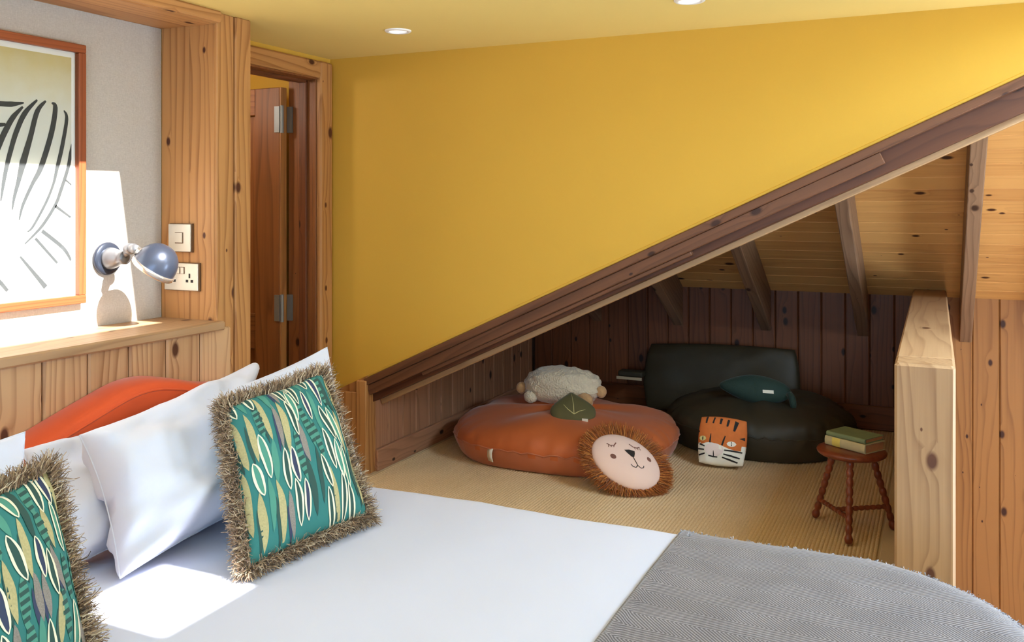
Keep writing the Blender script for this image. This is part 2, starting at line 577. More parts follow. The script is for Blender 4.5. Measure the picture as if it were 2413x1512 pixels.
o['kind'] = 'structure'

structure('added_sun_screen', join([box_vf(1.5, 1.56, 1.9, 3.10, ZC + 0.12, ZC + 0.98), box_vf(0.6, 1.5, 3.04, 3.10, ZC + 0.12, ZC + 0.98)]), 'off_white')  # unseen screen added to keep the sun out of the stair opening

# mustard wall over the raking beam
x_top = (ZC - 0.435) / 0.467 - 2.286
wall_back = structure('wall_back', join([
    prism_y([(XL, edge_z(XL) - 0.02), (x_top, ZC - 0.02), (x_top, ZC), (XL, ZC)], YB, YB + 0.09),
    box_vf(x_top - 0.02, XR, YB, YB + 0.09, 1.70, ZC)]), 'yellow')

floor = structure('floor', box_vf(-3.7, XR, -1.6, 2.72, ZF - 0.06, ZF), 'main_floor')

# window wall at the right and window wall behind the camera (both outside the picture)
def wall_with_hole(name, axis, at_, lo, hi, z0, z1, h0, h1, hz0, hz1, th, mat):
    bs = [(lo, h0, z0, z1), (h1, hi, z0, z1), (h0, h1, z0, hz0), (h0, h1, hz1, z1)]
    if axis == 'x':
        vf = join([box_vf(at_, at_ + th, a, b, c, d) for a, b, c, d in bs])
    else:
        vf = join([box_vf(a, b, at_ - th, at_, c, d) for a, b, c, d in bs])
    return structure(name, vf, mat)
wall_with_hole('wall_right', 'x', XR, -1.6, 5.3, -1.7, ZC + 0.1, 2.5, 3.5, -0.35, 0.55, 0.1, 'off_white')
wall_with_hole('wall_front', 'y', -1.5, -2.6, XR, ZF, ZC + 0.1, -1.3, 1.5, 0.40, 1.50, 0.1, 'off_white')

# ---- headboard wall: solid pier at the near end, niche, wainscot, door
wall_left = structure('wall_left', join([
    box_vf(-2.60, -2.205, -1.5, 0.40, ZF, ZC),
    box_vf(-2.60, -2.225, 0.40, 2.44, ZF, 0.77),
    box_vf(-2.60, XL + 0.012, 0.40, 2.53, 0.77, ZC),
    box_vf(-2.60, XL, 2.53, 3.30, 1.80, ZC),
    box_vf(-2.60, XL, 3.30, YB, ZF, ZC)]), 'yellow')
mesh_obj('linen_panel', *box_vf(-2.475, -2.463, 0.40, 2.352, 0.79, 1.815), 'linen', wall_left, smooth=False)
# wainscot boards under the niche
mesh_obj('board_backing', *box_vf(-2.2249, -2.2227, 0.378, 2.36, ZF, 0.77), 'backing', wall_left, smooth=False)
y = 0.378
k = 0
while y < 2.30:
    plank('board', (-2.2115, y + 0.0725, ZF), (-2.2115, y + 0.0725, 0.775), (0, 0.1420, 0), (0.022, 0, 0), 'pine_panel', wall_left, 0.006)
    y += 0.1455
# niche: reveal, lintel, jamb boards, sill
for x0, x1 in ((-2.462, -2.334), (-2.333, -2.222)):
    plank('reveal_board', ((x0 + x1) / 2, 2.362, 0.79), ((x0 + x1) / 2, 2.362, 1.815), (x1 - x0, 0, 0), (0, 0.02, 0), 'pine_post', wall_left, 0.001)
plank('jamb_board', (-2.225, 2.395, ZF), (-2.225, 2.395, ZC), (0, 0.082, 0), (0.03, 0, 0), 'pine_post', wall_left, 0.003)
plank('jamb_board', (-2.222, 2.4775, ZF), (-2.222, 2.4775, ZC), (0, 0.078, 0), (0.036, 0, 0), 'pine_post', wall_left, 0.004)
plank('jamb_side', (-2.36, 2.505, ZF), (-2.36, 2.505, ZC), (0.24, 0, 0), (0, 0.02, 0), 'pine_post', wall_left, 0.002)
plank('lintel_board', (-2.40, 0.40, 1.826), (-2.40, 2.352, 1.826), (0.125, 0, 0), (0, 0, 0.032), 'pine', wall_left, 0.003)
plank('lintel_board', (-2.273, 0.40, 1.826), (-2.273, 2.352, 1.826), (0.125, 0, 0), (0, 0, 0.036), 'pine', wall_left, 0.003)
plank('lintel_front', (-2.200, 0.40, 1.829), (-2.200, 2.354, 1.829), (0, 0, 0.038), (0.03, 0, 0), 'pine', wall_left, 0.006)
plank('niche_sill', (-2.323, 0.40, 0.785), (-2.323, 2.365, 0.785), (0.285, 0, 0), (0, 0, 0.03), 'pine_pale', wall_left, 0.005)

# door: lining, stops, architrave and an open leaf
door = structure('door_1', join([
    box_vf(-2.63, -2.47, 3.250, 3.30, ZF, 1.775),
    box_vf(-2.63, -2.47, 2.44, 3.28, 1.745, 1.80)]), 'door_wood')
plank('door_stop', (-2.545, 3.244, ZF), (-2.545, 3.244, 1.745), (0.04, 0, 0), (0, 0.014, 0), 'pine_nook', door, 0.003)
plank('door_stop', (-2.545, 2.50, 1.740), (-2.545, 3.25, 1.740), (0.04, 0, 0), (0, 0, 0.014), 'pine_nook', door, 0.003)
plank('architrave', (-2.466, 3.291, ZF), (-2.466, 3.291, 1.826), (0, 0.086, 0), (0.03, 0, 0), 'pine_post', door, 0.010)
plank('architrave', (-2.466, 2.50, 1.788), (-2.466, 3.25, 1.788), (0, 0, 0.074), (0.03, 0, 0), 'pine_post', door, 0.010)
plank('lining_edge', (-2.486, 3.247, ZF), (-2.486, 3.247, 1.75), (0.02, 0, 0), (0, 0.008, 0), 'door_wood', door, 0.002)
leaf = mesh_obj('door_leaf', *box_vf(-3.36, -2.645, 3.226, 3.244, ZF + 0.01, 1.715), 'door_wood', door, smooth=False)
plank('stile', (-2.715, 3.221, ZF + 0.01), (-2.715, 3.221, 1.715), (0.14, 0, 0), (0, 0.036, 0), 'door_wood', leaf, 0.003)
plank('stile', (-3.29, 3.221, ZF + 0.01), (-3.29, 3.221, 1.715), (0.14, 0, 0), (0, 0.036, 0), 'door_wood', leaf, 0.003)
for zz, hh in ((1.655, 0.12), (0.62, 0.16), (ZF + 0.11, 0.2)):
    plank('rail', (-3.22, 3.222, zz), (-2.785, 3.222, zz), (0, 0, hh), (0, 0.032, 0), 'door_wood', leaf, 0.003)
plank('leaf_edge', (-2.640, 3.222, ZF + 0.01), (-2.640, 3.222, 1.715), (0.010, 0, 0), (0, 0.040, 0), 'pine_right', leaf, 0.002)
for zz in (1.572, 0.732):
    hv, hf = join([box_vf(-2.668, -2.640, 3.196, 3.203, zz - 0.058, zz + 0.058),
                   box_vf(-2.632, -2.606, 3.238, 3.249, zz - 0.058, zz + 0.058),
                   lathe([(0, 0.008), (0.122, 0.008)], (-2.632, 3.205, zz - 0.061), (0, 0, 1), 10)])
    mesh_obj('hinge', hv, hf, 'hinge', door, smooth=False)
# passage behind the door
structure('wall_passage', join([
    box_vf(-3.7, -3.6, 1.9, 3.6, ZF, ZC), box_vf(-3.7, -2.5, 3.45, 3.55, ZF, ZC),
    box_vf(-3.7, -2.6, 1.9, 2.0, ZF, ZC)]), 'yellow')
structure('floor_passage', box_vf(-3.7, -2.48, 1.9, 3.5, ZF - 0.06, ZF), 'main_floor')

# ---- nook: platform, carpet, walls, slope, rafters
structure('floor_nook', join([box_vf(XL, 0.02, 2.42, YB + 0.05, ZF, -0.004), box_vf(-2.30, 0.02, YB + 0.05, YN + 0.02, ZF, -0.004)]), 'binding')
def carpet():
    pitch, x0, x1 = 0.0135, -2.245, -0.175
    n = int((x1 - x0) / pitch)
    prof = [(0.0, 0.0), (0.12, 0.55), (0.3, 0.95), (0.5, 1.0), (0.7, 0.95), (0.88, 0.55)]
    pts = []
    for k in range(n):
        for f, h in prof:
            pts.append((x0 + (k + f) * pitch, h * 0.0045 - 0.003))
    yy = [2.44 + (YN - 0.02 - 2.44) * i / 12 for i in range(13)]
    v = [(x + 0.0015 * math.sin(y_ * 3.1 + 1.0), y_, z) for y_ in yy for x, z in pts]
    m = len(pts)
    f = [(r * m + i, r * m + i + 1, (r + 1) * m + i + 1, (r + 1) * m + i) for r in range(12) for i in range(m - 1)]
    c = mesh_obj('sisal_carpet', v, f, 'carpet', loc=(-1.2, 3.8, 0))
    tag(c, 'ribbed golden sisal carpet covering the floor of the nook under the slope', 'carpet', kind='stuff')
    for xx in (-0.137, -2.2575):
        wdt = 0.07 if xx > -1 else 0.024
        plank('carpet_binding', (xx, 2.44, -0.001), (xx, YN - 0.02, -0.001), (wdt, 0, 0), (0, 0, 0.008), 'binding', c, 0.002)
carpet()

wall_nook_back = structure('wall_nook_back', box_vf(-2.33, XR, YN + 0.02, YN + 0.08, -1.7, 1.0), 'backing')
pitch = 0.1215
x = 0.168 - 20 * pitch - 0.0
while x < XR - 0.02:
    xa, xb = max(x, -2.275), min(x + pitch, XR)
    if xb - xa > 0.02:
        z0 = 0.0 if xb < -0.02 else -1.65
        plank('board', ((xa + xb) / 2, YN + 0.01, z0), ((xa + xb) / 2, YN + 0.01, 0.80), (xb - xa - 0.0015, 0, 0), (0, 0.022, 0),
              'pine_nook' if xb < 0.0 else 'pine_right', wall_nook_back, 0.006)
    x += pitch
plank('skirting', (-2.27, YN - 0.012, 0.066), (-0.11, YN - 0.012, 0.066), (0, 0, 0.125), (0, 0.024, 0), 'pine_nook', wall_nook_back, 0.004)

wall_nook_left = structure('wall_nook_left', prism_x([(YB + 0.06, -0.02), (YN + 0.05, -0.02), (YN + 0.05, 0.80), (YB + 0.06, 1.70)], -2.36, -2.295), 'backing')
y = YB + 0.045
while y < YN - 0.01:
    yb = min(y + 0.121, YN)
    plank('board', (-2.283, (y + yb) / 2, 0.0), (-2.283, (y + yb) / 2, min(slope_z((y + yb) / 2), 1.5)), (0, yb - y - 0.0015, 0), (0.022, 0, 0), 'pine_side', wall_nook_left, 0.006)
    y += 0.121
plank('skirting', (-2.262, YB + 0.045, 0.051), (-2.262, YN - 0.02, 0.051), (0, 0, 0.098), (0.02, 0, 0), 'pine_side', wall_nook_left, 0.004)

# jamb at the low end of the mustard wall
jamb = structure('trim_1', prism_y([(XL, -0.004), (-2.268, -0.004), (-2.268, edge_z(-2.268) - 0.004), (XL, edge_z(XL) - 0.004)], YB - 0.012, YB + 0.05), 'pine_post')
plank('cover_board', (-2.292, YB - 0.018, 0.0), (-2.292, YB - 0.018, edge_z(-2.292) - 0.015), (0.05, 0, 0), (0, 0.02, 0), 'pine_post', jamb, 0.003)
plank('cover_board', (-2.39, YB - 0.017, 0.0), (-2.39, YB - 0.017, edge_z(-2.43) - 0.005), (0.142, 0, 0), (0, 0.014, 0), 'pine_post', jamb, 0.003)

# raking beam: layered boards, each lower and deeper than the one before
rake = V((1, 0, 0.467)).normalized()
perp = V((-0.467, 0, 1)).normalized()
def rake_board(name, x0, x1, dz0, dz1, y0, y1, mat, parent=None, ch=0.003):
    a = V((x0, (y0 + y1) / 2, edge_z(x0) - (dz0 + dz1) / 2))
    b = V((x1, (y0 + y1) / 2, edge_z(x1) - (dz0 + dz1) / 2))
    return plank(name, a, b, perp * ((dz1 - dz0) * 0.906), V((0, y1 - y0, 0)), mat, parent, ch)
beam = rake_board('trim_2', -2.30, x_top + 0.05, 0.028, 0.128, YB + 0.03, YB + 0.12, 'beam_dark')
beam['kind'] = 'structure'
def rake_child(name, *a, **kw):
    o = rake_board(name, *a, **kw)
    o.parent = beam
    o.matrix_parent_inverse = beam.matrix_basis.inverted()
    return o
rake_child('plaster_bead', -2.30, x_top, -0.002, 0.012, YB - 0.006, YB + 0.02, 'yellow')
rake_child('cover_strip', -2.28, x_top, 0.012, 0.046, YB - 0.020, YB + 0.035, 'beam_wood')
rake_child('rake_board', -2.27, -0.165, 0.046, 0.094, YB - 0.008, YB + 0.035, 'beam_wood')
rake_child('rake_board', -2.00, -0.83, 0.094, 0.112, YB + 0.002, YB + 0.035, 'beam_wood')
rake_child('soffit_lath', -2.27, x_top, 0.122, 0.152, YB + 0.095, YB + 0.135, 'lath')

# boarded slope
sl_d = V((0, -1, 0.582)).normalized()
sl_n = V((0, 0.582, 1)).normalized()
slope = structure('ceiling_nook', prism_x([(YN + 0.05, slope_z(YN + 0.05) + 0.03), (YB + 0.02, slope_z(YB + 0.02) + 0.03), (YB + 0.02, slope_z(YB + 0.02) + 0.07), (YN + 0.05, slope_z(YN + 0.05) + 0.07)], -2.36, XR), 'backing')
s = 0.0
slen = (YN - YB - 0.05) * math.sqrt(1 + 0.582 ** 2)
bw = 0.098
base = V((0, YN, 0.715))
while s < slen:
    p = base + sl_d * (s + bw / 2) + sl_n * 0.011
    plank('board', (-2.30, p.y, p.z), (XR, p.y, p.z), sl_d * (bw - 0.0006), sl_n * 0.022, 'pine_slope', slope, 0.0022)
    s += bw
y_top = YB + 0.10
for xl in (-1.872, -1.376, -0.881, -0.379, 0.110, 0.60, 1.09, 1.58):
    a = V((xl + 0.0275, YN + 0.0, slope_z(YN) - 0.1125))
    b = V((xl + 0.0275, y_top, slope_z(y_top) - 0.1125))
    hx = 0.0275
    poly = [(YN - 0.002, slope_z(YN) - 0.225), (YN - 0.002, slope_z(YN)), (y_top, slope_z(y_top)), (y_top, slope_z(y_top) - 0.225)]
    # local z along the slope so the grain follows the rafter
    Lr = (b - a).length
    z = (b - a).normalized()
    xx_ = V((1, 0, 0))
    yy_ = z.cross(xx_)
    R = Matrix((xx_, yy_, z)).transposed()
    mid = (a + b) / 2
    vv = []
    for px in (-hx, hx):
        for (py, pz) in poly:
            vv.append(R.transposed() @ (V((a.x + px, py, pz)) - mid))
    ff = [(0, 1, 2, 3), (7, 6, 5, 4)] + [(i, i + 4, (i + 1) % 4 + 4, (i + 1) % 4) for i in range(4)]
    me = bpy.data.meshes.new('rafter')
    me.from_pydata([tuple(q) for q in vv], [], ff)
    me.materials.append(M['rafter'])
    ro = bpy.data.objects.new('rafter', me)
    C.objects.link(ro)
    mm = R.to_4x4()
    mm.translation = mid
    ro.matrix_basis = mm
    ro.parent = slope
    fix_normals(ro)
    bevel(ro, 0.004, 2)

# ---- stair guard: squared post with a long rail running back to the far wall
def guard():
    root = thing('stair_guard', 'squared pale pine newel post with a long level rail running back to the far wall', 'post', (-0.0275, 2.72, ZF))
    prof = [(2.72, ZF), (2.72, 0.742), (2.736, 0.757), (2.87, 0.757), (2.87, ZF)]
    # post: grain upright
    plank('post', (-0.0275, 2.79, ZF), (-0.0275, 2.79, 0.757), (0.153, 0, 0), (0, 0.14, 0), 'pine_pale', root, 0.007)
    plank('rail', (-0.0275, 2.86, 0.684), (-0.0275, YN - 0.005, 0.684), (0.153, 0, 0), (0, 0, 0.146), 'pine_pale', root, 0.006)
    yy = 2.862
    i = 0
    while yy < YN - 0.06:
        plank('infill_board', (-0.0275, yy + 0.06, ZF), (-0.0275, yy + 0.06, 0.612), (0, 0.1185, 0), (0.03, 0, 0), 'pine_right', root, 0.004)
        yy += 0.12
guard()
structure('floor_stairwell', box_vf(0.03, XR, 2.72, YN, -1.72, -1.66), 'main_floor')
structure('wall_stairwell', join([box_vf(0.0, XR, 2.66, 2.72, -1.7, ZF), box_vf(0.0, 0.03, 2.72, YN, -1.7, ZF)]), 'pine_right')

# ------------------------------------------------------------------ bed
def rr_sdf(x, y, cx, cy, hx_, hy_, r):
    qx, qy = abs(x - cx) - hx_ + r, abs(y - cy) - hy_ + r
    return math.hypot(max(qx, 0), max(qy, 0)) + min(max(qx, qy), 0) - r
BED = dict(cx=-0.94, cy=1.41, hx_=1.16, hy_=0.90, r=0.43)
def bed_sd(x, y):
    if x < BED['cx']:            # square corners at the head
        return max(abs(y - BED['cy']) - BED['hy_'], BED['cx'] - BED['hx_'] - x)
    return rr_sdf(x, y, **BED)
ZB = 0.352
def bed_point(x, y, lift=0.0, rnd=0.055, wob=0.004, out=0.0):
    """drapes a flat sheet over the bed: (x, y) on the sheet to a point in space"""
    d = bed_sd(x, y) - out
    e = 0.002
    gx = (bed_sd(x + e, y) - bed_sd(x - e, y)) / (2 * e)
    gy = (bed_sd(x, y + e) - bed_sd(x, y - e)) / (2 * e)
    g = math.hypot(gx, gy) or 1.0
    gx, gy = gx / g, gy / g
    nz = noise.noise(V((x * 3.1, y * 2.3, 0.7))) * wob + noise.noise(V((x * 9.0, y * 7.0, 2.7))) * wob * 0.35
    arc = rnd * math.pi / 2
    if d < -rnd:
        return V((x, y, ZB + lift + nz))
    s_ = d + rnd
    bx, by = x - gx * s_, y - gy * s_
    if s_ < arc:
        a = s_ / rnd
        R_ = rnd + lift
        return V((bx + gx * R_ * math.sin(a), by + gy * R_ * math.sin(a), ZB - rnd + R_ * math.cos(a) + nz))
    fold = 0.006 * math.sin((x * gy - y * gx) * 26.0) * min(1.0, (s_ - arc) * 6)
    return V((bx + gx * (rnd + lift + fold), by + gy * (rnd + lift + fold), ZB - rnd - (s_ - arc)))

bed = thing('bed', 'double bed with scalloped orange velvet headboard, standing under the niche', 'bed', (-1.0, 1.41, ZF))
def slab_outline(inset, z0, z1, n=9):
    cx, cy, hx_, hy_, r = BED['cx'], BED['cy'], BED['hx_'] - inset, BED['hy_'] - inset, BED['r'] - inset
    xh = BED['cx'] - BED['hx_']
    pts = [(xh, cy - hy_)]
    for i in range(n + 1):
        a = -math.pi / 2 + (math.pi / 2) * i / n
        pts.append((cx + hx_ - r + r * math.cos(a), cy - hy_ + r + r * math.sin(a)))
    for i in range(n + 1):
        a = (math.pi / 2) * i / n
        pts.append((cx + hx_ - r + r * math.cos(a), cy + hy_ - r + r * math.sin(a)))
    pts.append((xh, cy + hy_))
    m = len(pts)
    v = [(x, y, z0) for x, y in pts] + [(x, y, z1) for x, y in pts]
    f = [tuple(range(m - 1, -1, -1)), tuple(range(m, 2 * m))] + [(i, (i + 1) % m, (i + 1) % m + m, i + m) for i in range(m)]
    return v, f
part('base', *slab_outline(0.03, ZF, 0.05), 'bed_base', bed, smooth=False)
part('mattress', *slab_outline(0.012, 0.05, ZB - 0.02), 'mattress', bed, smooth=False)

# headboard: thick padded board with a waved top edge
def headboard():
    ctrl = [(0.30, 0.62), (0.45, 0.655), (0.62, 0.672), (0.80, 0.650), (0.98, 0.600), (1.15, 0.556), (1.30, 0.540), (1.42, 0.545), (1.55, 0.566), (1.684, 0.607),
            (1.819, 0.648), (1.907, 0.670), (1.985, 0.673), (2.06, 0.660), (2.135, 0.641), (2.22, 0.617), (2.30, 0.602), (2.38, 0.596)]
    pts = []
    for i in range(len(ctrl) - 1):
        p0, p1, p2, p3 = ctrl[max(i - 1, 0)], ctrl[i], ctrl[i + 1], ctrl[min(i + 2, len(ctrl) - 1)]
        for k in range(4):
            t = k / 4
            pts.append(tuple(0.5 * ((2 * p1[j]) + (-p0[j] + p2[j]) * t + (2 * p0[j] - 5 * p1[j] + 4 * p2[j] - p3[j]) * t * t + (-p0[j] + 3 * p1[j] - 3 * p2[j] + p3[j]) * t ** 3) for j in (0, 1)))
    pts.append(ctrl[-1])
    sect = [(-2.198, 0.0), (-2.193, 0.004), (-2.12, -0.004), (-2.102, -0.012), (-2.094, -0.028), (-2.096, -0.05)]
    v, f = [], []
    n = len(pts)
    for (x, dz) in sect:
        v += [(x, y, z + dz) for y, z in pts]
    v += [(-2.096, y, 0.05) for y, z in pts]
    v += [(-2.198, y, 0.05) for y, z in pts]
    rows = len(sect) + 2
    for r in range(rows):
        a, b = r * n, ((r + 1) % rows) * n
        for i in range(n - 1):
            f.append((a + i, a + i + 1, b + i + 1, b + i))
    f.append(tuple(r * n for r in range(rows)))
    f.append(tuple(r * n + n - 1 for r in range(rows - 1, -1, -1)))
    o = part('headboard', v, f, 'velvet', bed)
    fix_normals(o)
    # piped seam along the front edge
    pv, pf = tube([(-2.0955, y, z - 0.028) for y, z in pts], 0.004, 6)
    part('piping', pv, pf, 'velvet', o)
headboard()

# duvet / top sheet
def sheet(name, x0, x1, y0, y1, nx, ny, mat, lift, rnd, label, cat, wob=0.004, extra=None, border=None):
    v, f, uv = [], [], []
    for j in range(ny + 1):
        for i in range(nx + 1):
            x, y = x0 + (x1 - x0) * i / nx, y0 + (y1 - y0) * j / ny
            p = bed_point(x, y, lift, rnd, wob)
            if extra:
                p = p + extra(x, y)
            v.append(p)
            uv.append((x, y))
    for j in range(ny):
        for i in range(nx):
            a = j * (nx + 1) + i
            f.append((a, a + 1, a + nx + 2, a + nx + 1))
    o = mesh_obj(name, v, f, mat, loc=((x0 + x1) / 2, (y0 + y1) / 2, ZF), uvs=uv)
    if border:      # how far the napped border reaches in from the hem
        at_ = o.data.attributes.new('napped', 'FLOAT', 'POINT')
        at_.data.foreach_set('value', [max(0.0, min(1.0, (bed_sd(*q) + 0.10) / 0.09)) for q in uv])
    m = o.modifiers.new('solid', 'SOLIDIFY')
    m.thickness = 0.006 if lift < 0.01 else 0.011
    m.offset = -1
    tag(o, label, cat)
    return o
sheet('duvet', -2.09, 0.50, 0.20, 2.62, 110, 110, 'duvet', 0.004, 0.055,
      'smooth white cotton duvet spread over the bed', 'duvet', 0.006)
def edge_roll(x, y):
    d = max(0.0, 1 - (x + 0.585) / 0.03)
    return V((0, 0, 0.004 * math.sin(min(d, 1) * math.pi)))
throw = sheet('throw_blanket', -0.585, 0.60, 0.20, 2.54, 120, 220, 'throw', 0.018, 0.07,
      'grey herringbone wool throw with a fuzzy border across the bed foot', 'blanket', 0.008, edge_roll, 'boucle')
def tufts():
    v, f, fm = [], [], []
    rnd = random.Random(3)
    def tuft(p, nrm, ln):
        side = V((rnd.uniform(-1, 1), rnd.uniform(-1, 1), rnd.uniform(-0.3, 0.3))).normalized()
        d = (nrm * rnd.uniform(0.0, 0.5) + V((rnd.uniform(-1, 1), rnd.uniform(-1, 1), rnd.uniform(-0.2, 0.3)))).normalized()
        n0 = len(v)
        w_ = 0.0013
        q = p
        for k in range(4):
            v.append(q - side * w_)
            v.append(q + side * w_)
            q = q + d * ln / 3
            d = (d + V((rnd.uniform(-.8, .8), rnd.uniform(-.8, .8), rnd.uniform(-.6, .3)))).normalized()
        mi = 0 if rnd.random() < 0.7 else 1
        for k in range(3):
            a = n0 + 2 * k
            f.append((a, a + 1, a + 3, a + 2))
            fm.append(mi)
    i = 0
    while i < 22000:
        x = rnd.uniform(-0.585, 0.40)
        y = rnd.uniform(1.5, 2.5)
        d = bed_sd(x, y)
        near_edge = abs(x + 0.575) < 0.02 and y > 2.22
        if not (-0.045 + 0.03 * rnd.random() < d < 0.13) and not near_edge:
            continue
        p = bed_point(x, y, 0.021, 0.07, 0.008)
        tuft(p - V((0, 0, 0.003)), V((0, 0.3, 1)).normalized(), rnd.uniform(0.004, 0.009))
        i += 1
    o = mesh_obj('fuzzy_border', v, f, ['tuft_a', 'tuft_b'], throw, loc=parent_loc(throw), fmat=fm, smooth=False)
    o['kind'] = 'stuff'
tufts()

# ------------------------------------------------------------------ pillows and cushions
class Pad:
    """a stuffed square: BL, BR, TR, TL corners in space, seams pulled in between the corners"""
    def __init__(self, bl, br, tr, tl, tf, tb, pinch=0.05, power=0.5, wr=0.006, seed=0.0, ear=0.0, sag=0.0, rnd=0.0):
        self.rnd = rnd
        self.c = [V(p) for p in (bl, br, tr, tl)]
        self.tf, self.tb, self.pinch, self.power, self.wr, self.seed, self.ear, self.sag = tf, tb, pinch, power, wr, seed, ear, sag
        bl, br, tr, tl = self.c
        self.eu = ((br - bl) + (tr - tl)) / 4
        self.ev = ((tl - bl) + (tr - br)) / 4
        self.n = self.eu.cross(self.ev).normalized()
    def base(self, u, v):
        u, v = u * math.sqrt(1 - self.rnd * v * v), v * math.sqrt(1 - self.rnd * u * u)
        uu = u * (1 - self.pinch * (1 - v * v))
        vv = v * (1 - self.pinch * (1 - u * u))
        s_, t_ = (uu + 1) / 2, (vv + 1) / 2
        bl, br, tr, tl = self.c
        return bl * (1 - s_) * (1 - t_) + br * s_ * (1 - t_) + tr * s_ * t_ + tl * (1 - s_) * t_
    def h(self, u, v):
        a = max(0.0, (1 - u * u)) * max(0.0, (1 - v * v))
        return a ** self.power
    def S(self, u, v, side=1, off=0.0):
        hh = self.h(u, v)
        t = self.tf if side > 0 else self.tb
        # fuller towards the bottom when sagging
        k = 1 - self.sag * v
        w_ = noise.noise(V((u * 1.7 + self.seed, v * 1.7, side * 2.0 + self.seed))) * self.wr * 1.6
        w_ += noise.noise(V((u * 4.2, v * 3.6 + self.seed, side * 5.0))) * self.wr * 0.8
        # radiating creases near seams
        ed = 1 - hh
        w_ += 0.5 * self.wr * ed * math.sin(11 * math.atan2(v, u) + self.seed * 3)
        return self.base(u, v) + self.n * side * (t * hh * k + w_ * min(1, hh * 4) + off)
    def mesh(self, n=26):
        g = [math.sin(math.pi / 2 * (2 * i / n - 1)) for i in range(n + 1)]
        v, f, idx = [], [], {}
        for side in (1, -1):
            for j in range(n + 1):
                for i in range(n + 1):
                    if side == -1 and (i in (0, n) or j in (0, n)):
                        idx[(side, i, j)] = idx[(1, i, j)]
                        continue
                    idx[(side, i, j)] = len(v)
                    v.append(self.S(g[i], g[j], side))
            for j in range(n):
                for i in range(n):
                    q = [idx[(side, i, j)], idx[(side, i + 1, j)], idx[(side, i + 1, j + 1)], idx[(side, i, j + 1)]]
                    f.append(tuple(q if side == 1 else q[::-1]))
        return v, f
    def loc(self):
        m = (self.c[0] + self.c[1]) / 2
        return (m.x, m.y, min(self.c[0].z, self.c[1].z))

class Print:
    """flat printed shapes laid on a surface function S(u, v, off)"""
    def __init__(self, S):
        self.S = S
        self.v, self.f, self.fm, self.mats = [], [], [], []
        self.k = 0
    def mi(self, m):
        if m not in self.mats:
            self.mats.append(m)
        return self.mats.index(m)
    def grid(self, rows, m, lift=None):
        off = lift if lift is not None else 0.0012 + 0.00002 * (self.k % 60)
        self.k += 1
        mi = self.mi(m)
        n0, w_ = len(self.v), len(rows[0])
        for r in rows:
            for (u, v) in r:
                u, v = max(-0.995, min(0.995, u)), max(-0.995, min(0.995, v))
                self.v.append(self.S(u, v, off))
        for j in range(len(rows) - 1):
            for i in range(w_ - 1):
                a = n0 + j * w_ + i
                self.f.append((a, a + 1, a + w_ + 1, a + w_))
                self.fm.append(mi)
    def stroke(self, pts, wd, m, asp=1.0, lift=None, sub=3):
        """pts in (u, v); wd = width or list of widths in v units"""
        P = []
        for i in range(len(pts) - 1):
            for k in range(sub):
                t = k / sub
                P.append((pts[i][0] * (1 - t) + pts[i + 1][0] * t, pts[i][1] * (1 - t) + pts[i + 1][1] * t))
        P.append(pts[-1])
        rows = []
        for i, p in enumerate(P):
            a, b = P[max(i - 1, 0)], P[min(i + 1, len(P) - 1)]
            dx, dy = (b[0] - a[0]), (b[1] - a[1])
            l = math.hypot(dx, dy) or 1
            t = i / (len(P) - 1)
            if isinstance(wd, (list, tuple)):
                q = t * (len(wd) - 1)
                k = min(int(q), len(wd) - 2)
                ww = wd[k] * (1 - q + k) + wd[k + 1] * (q - k)
            else:
                ww = wd
            nx, ny = -dy / l * ww / 2 * asp, dx / l * ww / 2
            rows.append([(p[0] - nx, p[1] - ny), (p[0] + nx, p[1] + ny)])
        self.grid(rows, m, lift)
    def lens(self, cx, cy, wd, ln, bend, m, n=10, lift=None, a=0.0):
        rows = []
        for i in range(n + 1):
            t = -1 + 2 * i / n
            hw = wd / 2 * max(0.0, (1 - t * t)) ** 0.8
            xc = cx + bend * (1 - t * t) + a * t
            rows.append([(xc - hw, cy + t * ln / 2), (xc, cy + t * ln / 2), (xc + hw, cy + t * ln / 2)])
        self.grid(rows, m, lift)
    def disc(self, cx, cy, rx, ry, m, n=6, lift=None, seg=28):
        rows = []
        for k in range(n + 1):
            r = max(k / n, 0.001)
            rows.append([(cx + rx * r * math.cos(2 * math.pi * i / seg), cy + ry * r * math.sin(2 * math.pi * i / seg)) for i in range(seg + 1)])
        self.grid(rows, m, lift)
    def build(self, name, parent):
        o = mesh_obj(name, self.v, self.f, self.mats, parent, loc=parent_loc(parent), fmat=self.fm)
        return o

def strands(bases, ln, width, mats, weights, seed, segs=3, droop=0.0, jit=0.5, curl=0.35):
    """bases: list of (point, outward dir, normal)"""
    rnd = random.Random(seed)
    v, f, fm = [], [], []
    for p, d, nrm in bases:
        d = (d + nrm * rnd.uniform(-jit, jit) + V((rnd.uniform(-1, 1), rnd.uniform(-1, 1), rnd.uniform(-1, 1))) * 0.28).normalized()
        side = d.cross(V((rnd.uniform(-1, 1), rnd.uniform(-1, 1), rnd.uniform(-1, 1)))).normalized()
        l = ln * rnd.uniform(0.65, 1.15)
        n0 = len(v)
        q = V(p)
        for k in range(segs + 1):
            ww = width * (1 - 0.55 * k / segs)
            v.append(q - side * ww / 2)
            v.append(q + side * ww / 2)
            q = q + d * l / segs
            d = (d + V((rnd.uniform(-1, 1), rnd.uniform(-1, 1), rnd.uniform(-1, 1))) * curl + V((0, 0, -droop))).normalized()
        r = rnd.random()
        mi = 0
        acc = 0
        for i, wgt in enumerate(weights):
            acc += wgt
            if r < acc:
                mi = i
                break
        for k in range(segs):
            a = n0 + 2 * k
            f.append((a, a + 1, a + 3, a + 2))
            fm.append(mi)
    return v, f, fm

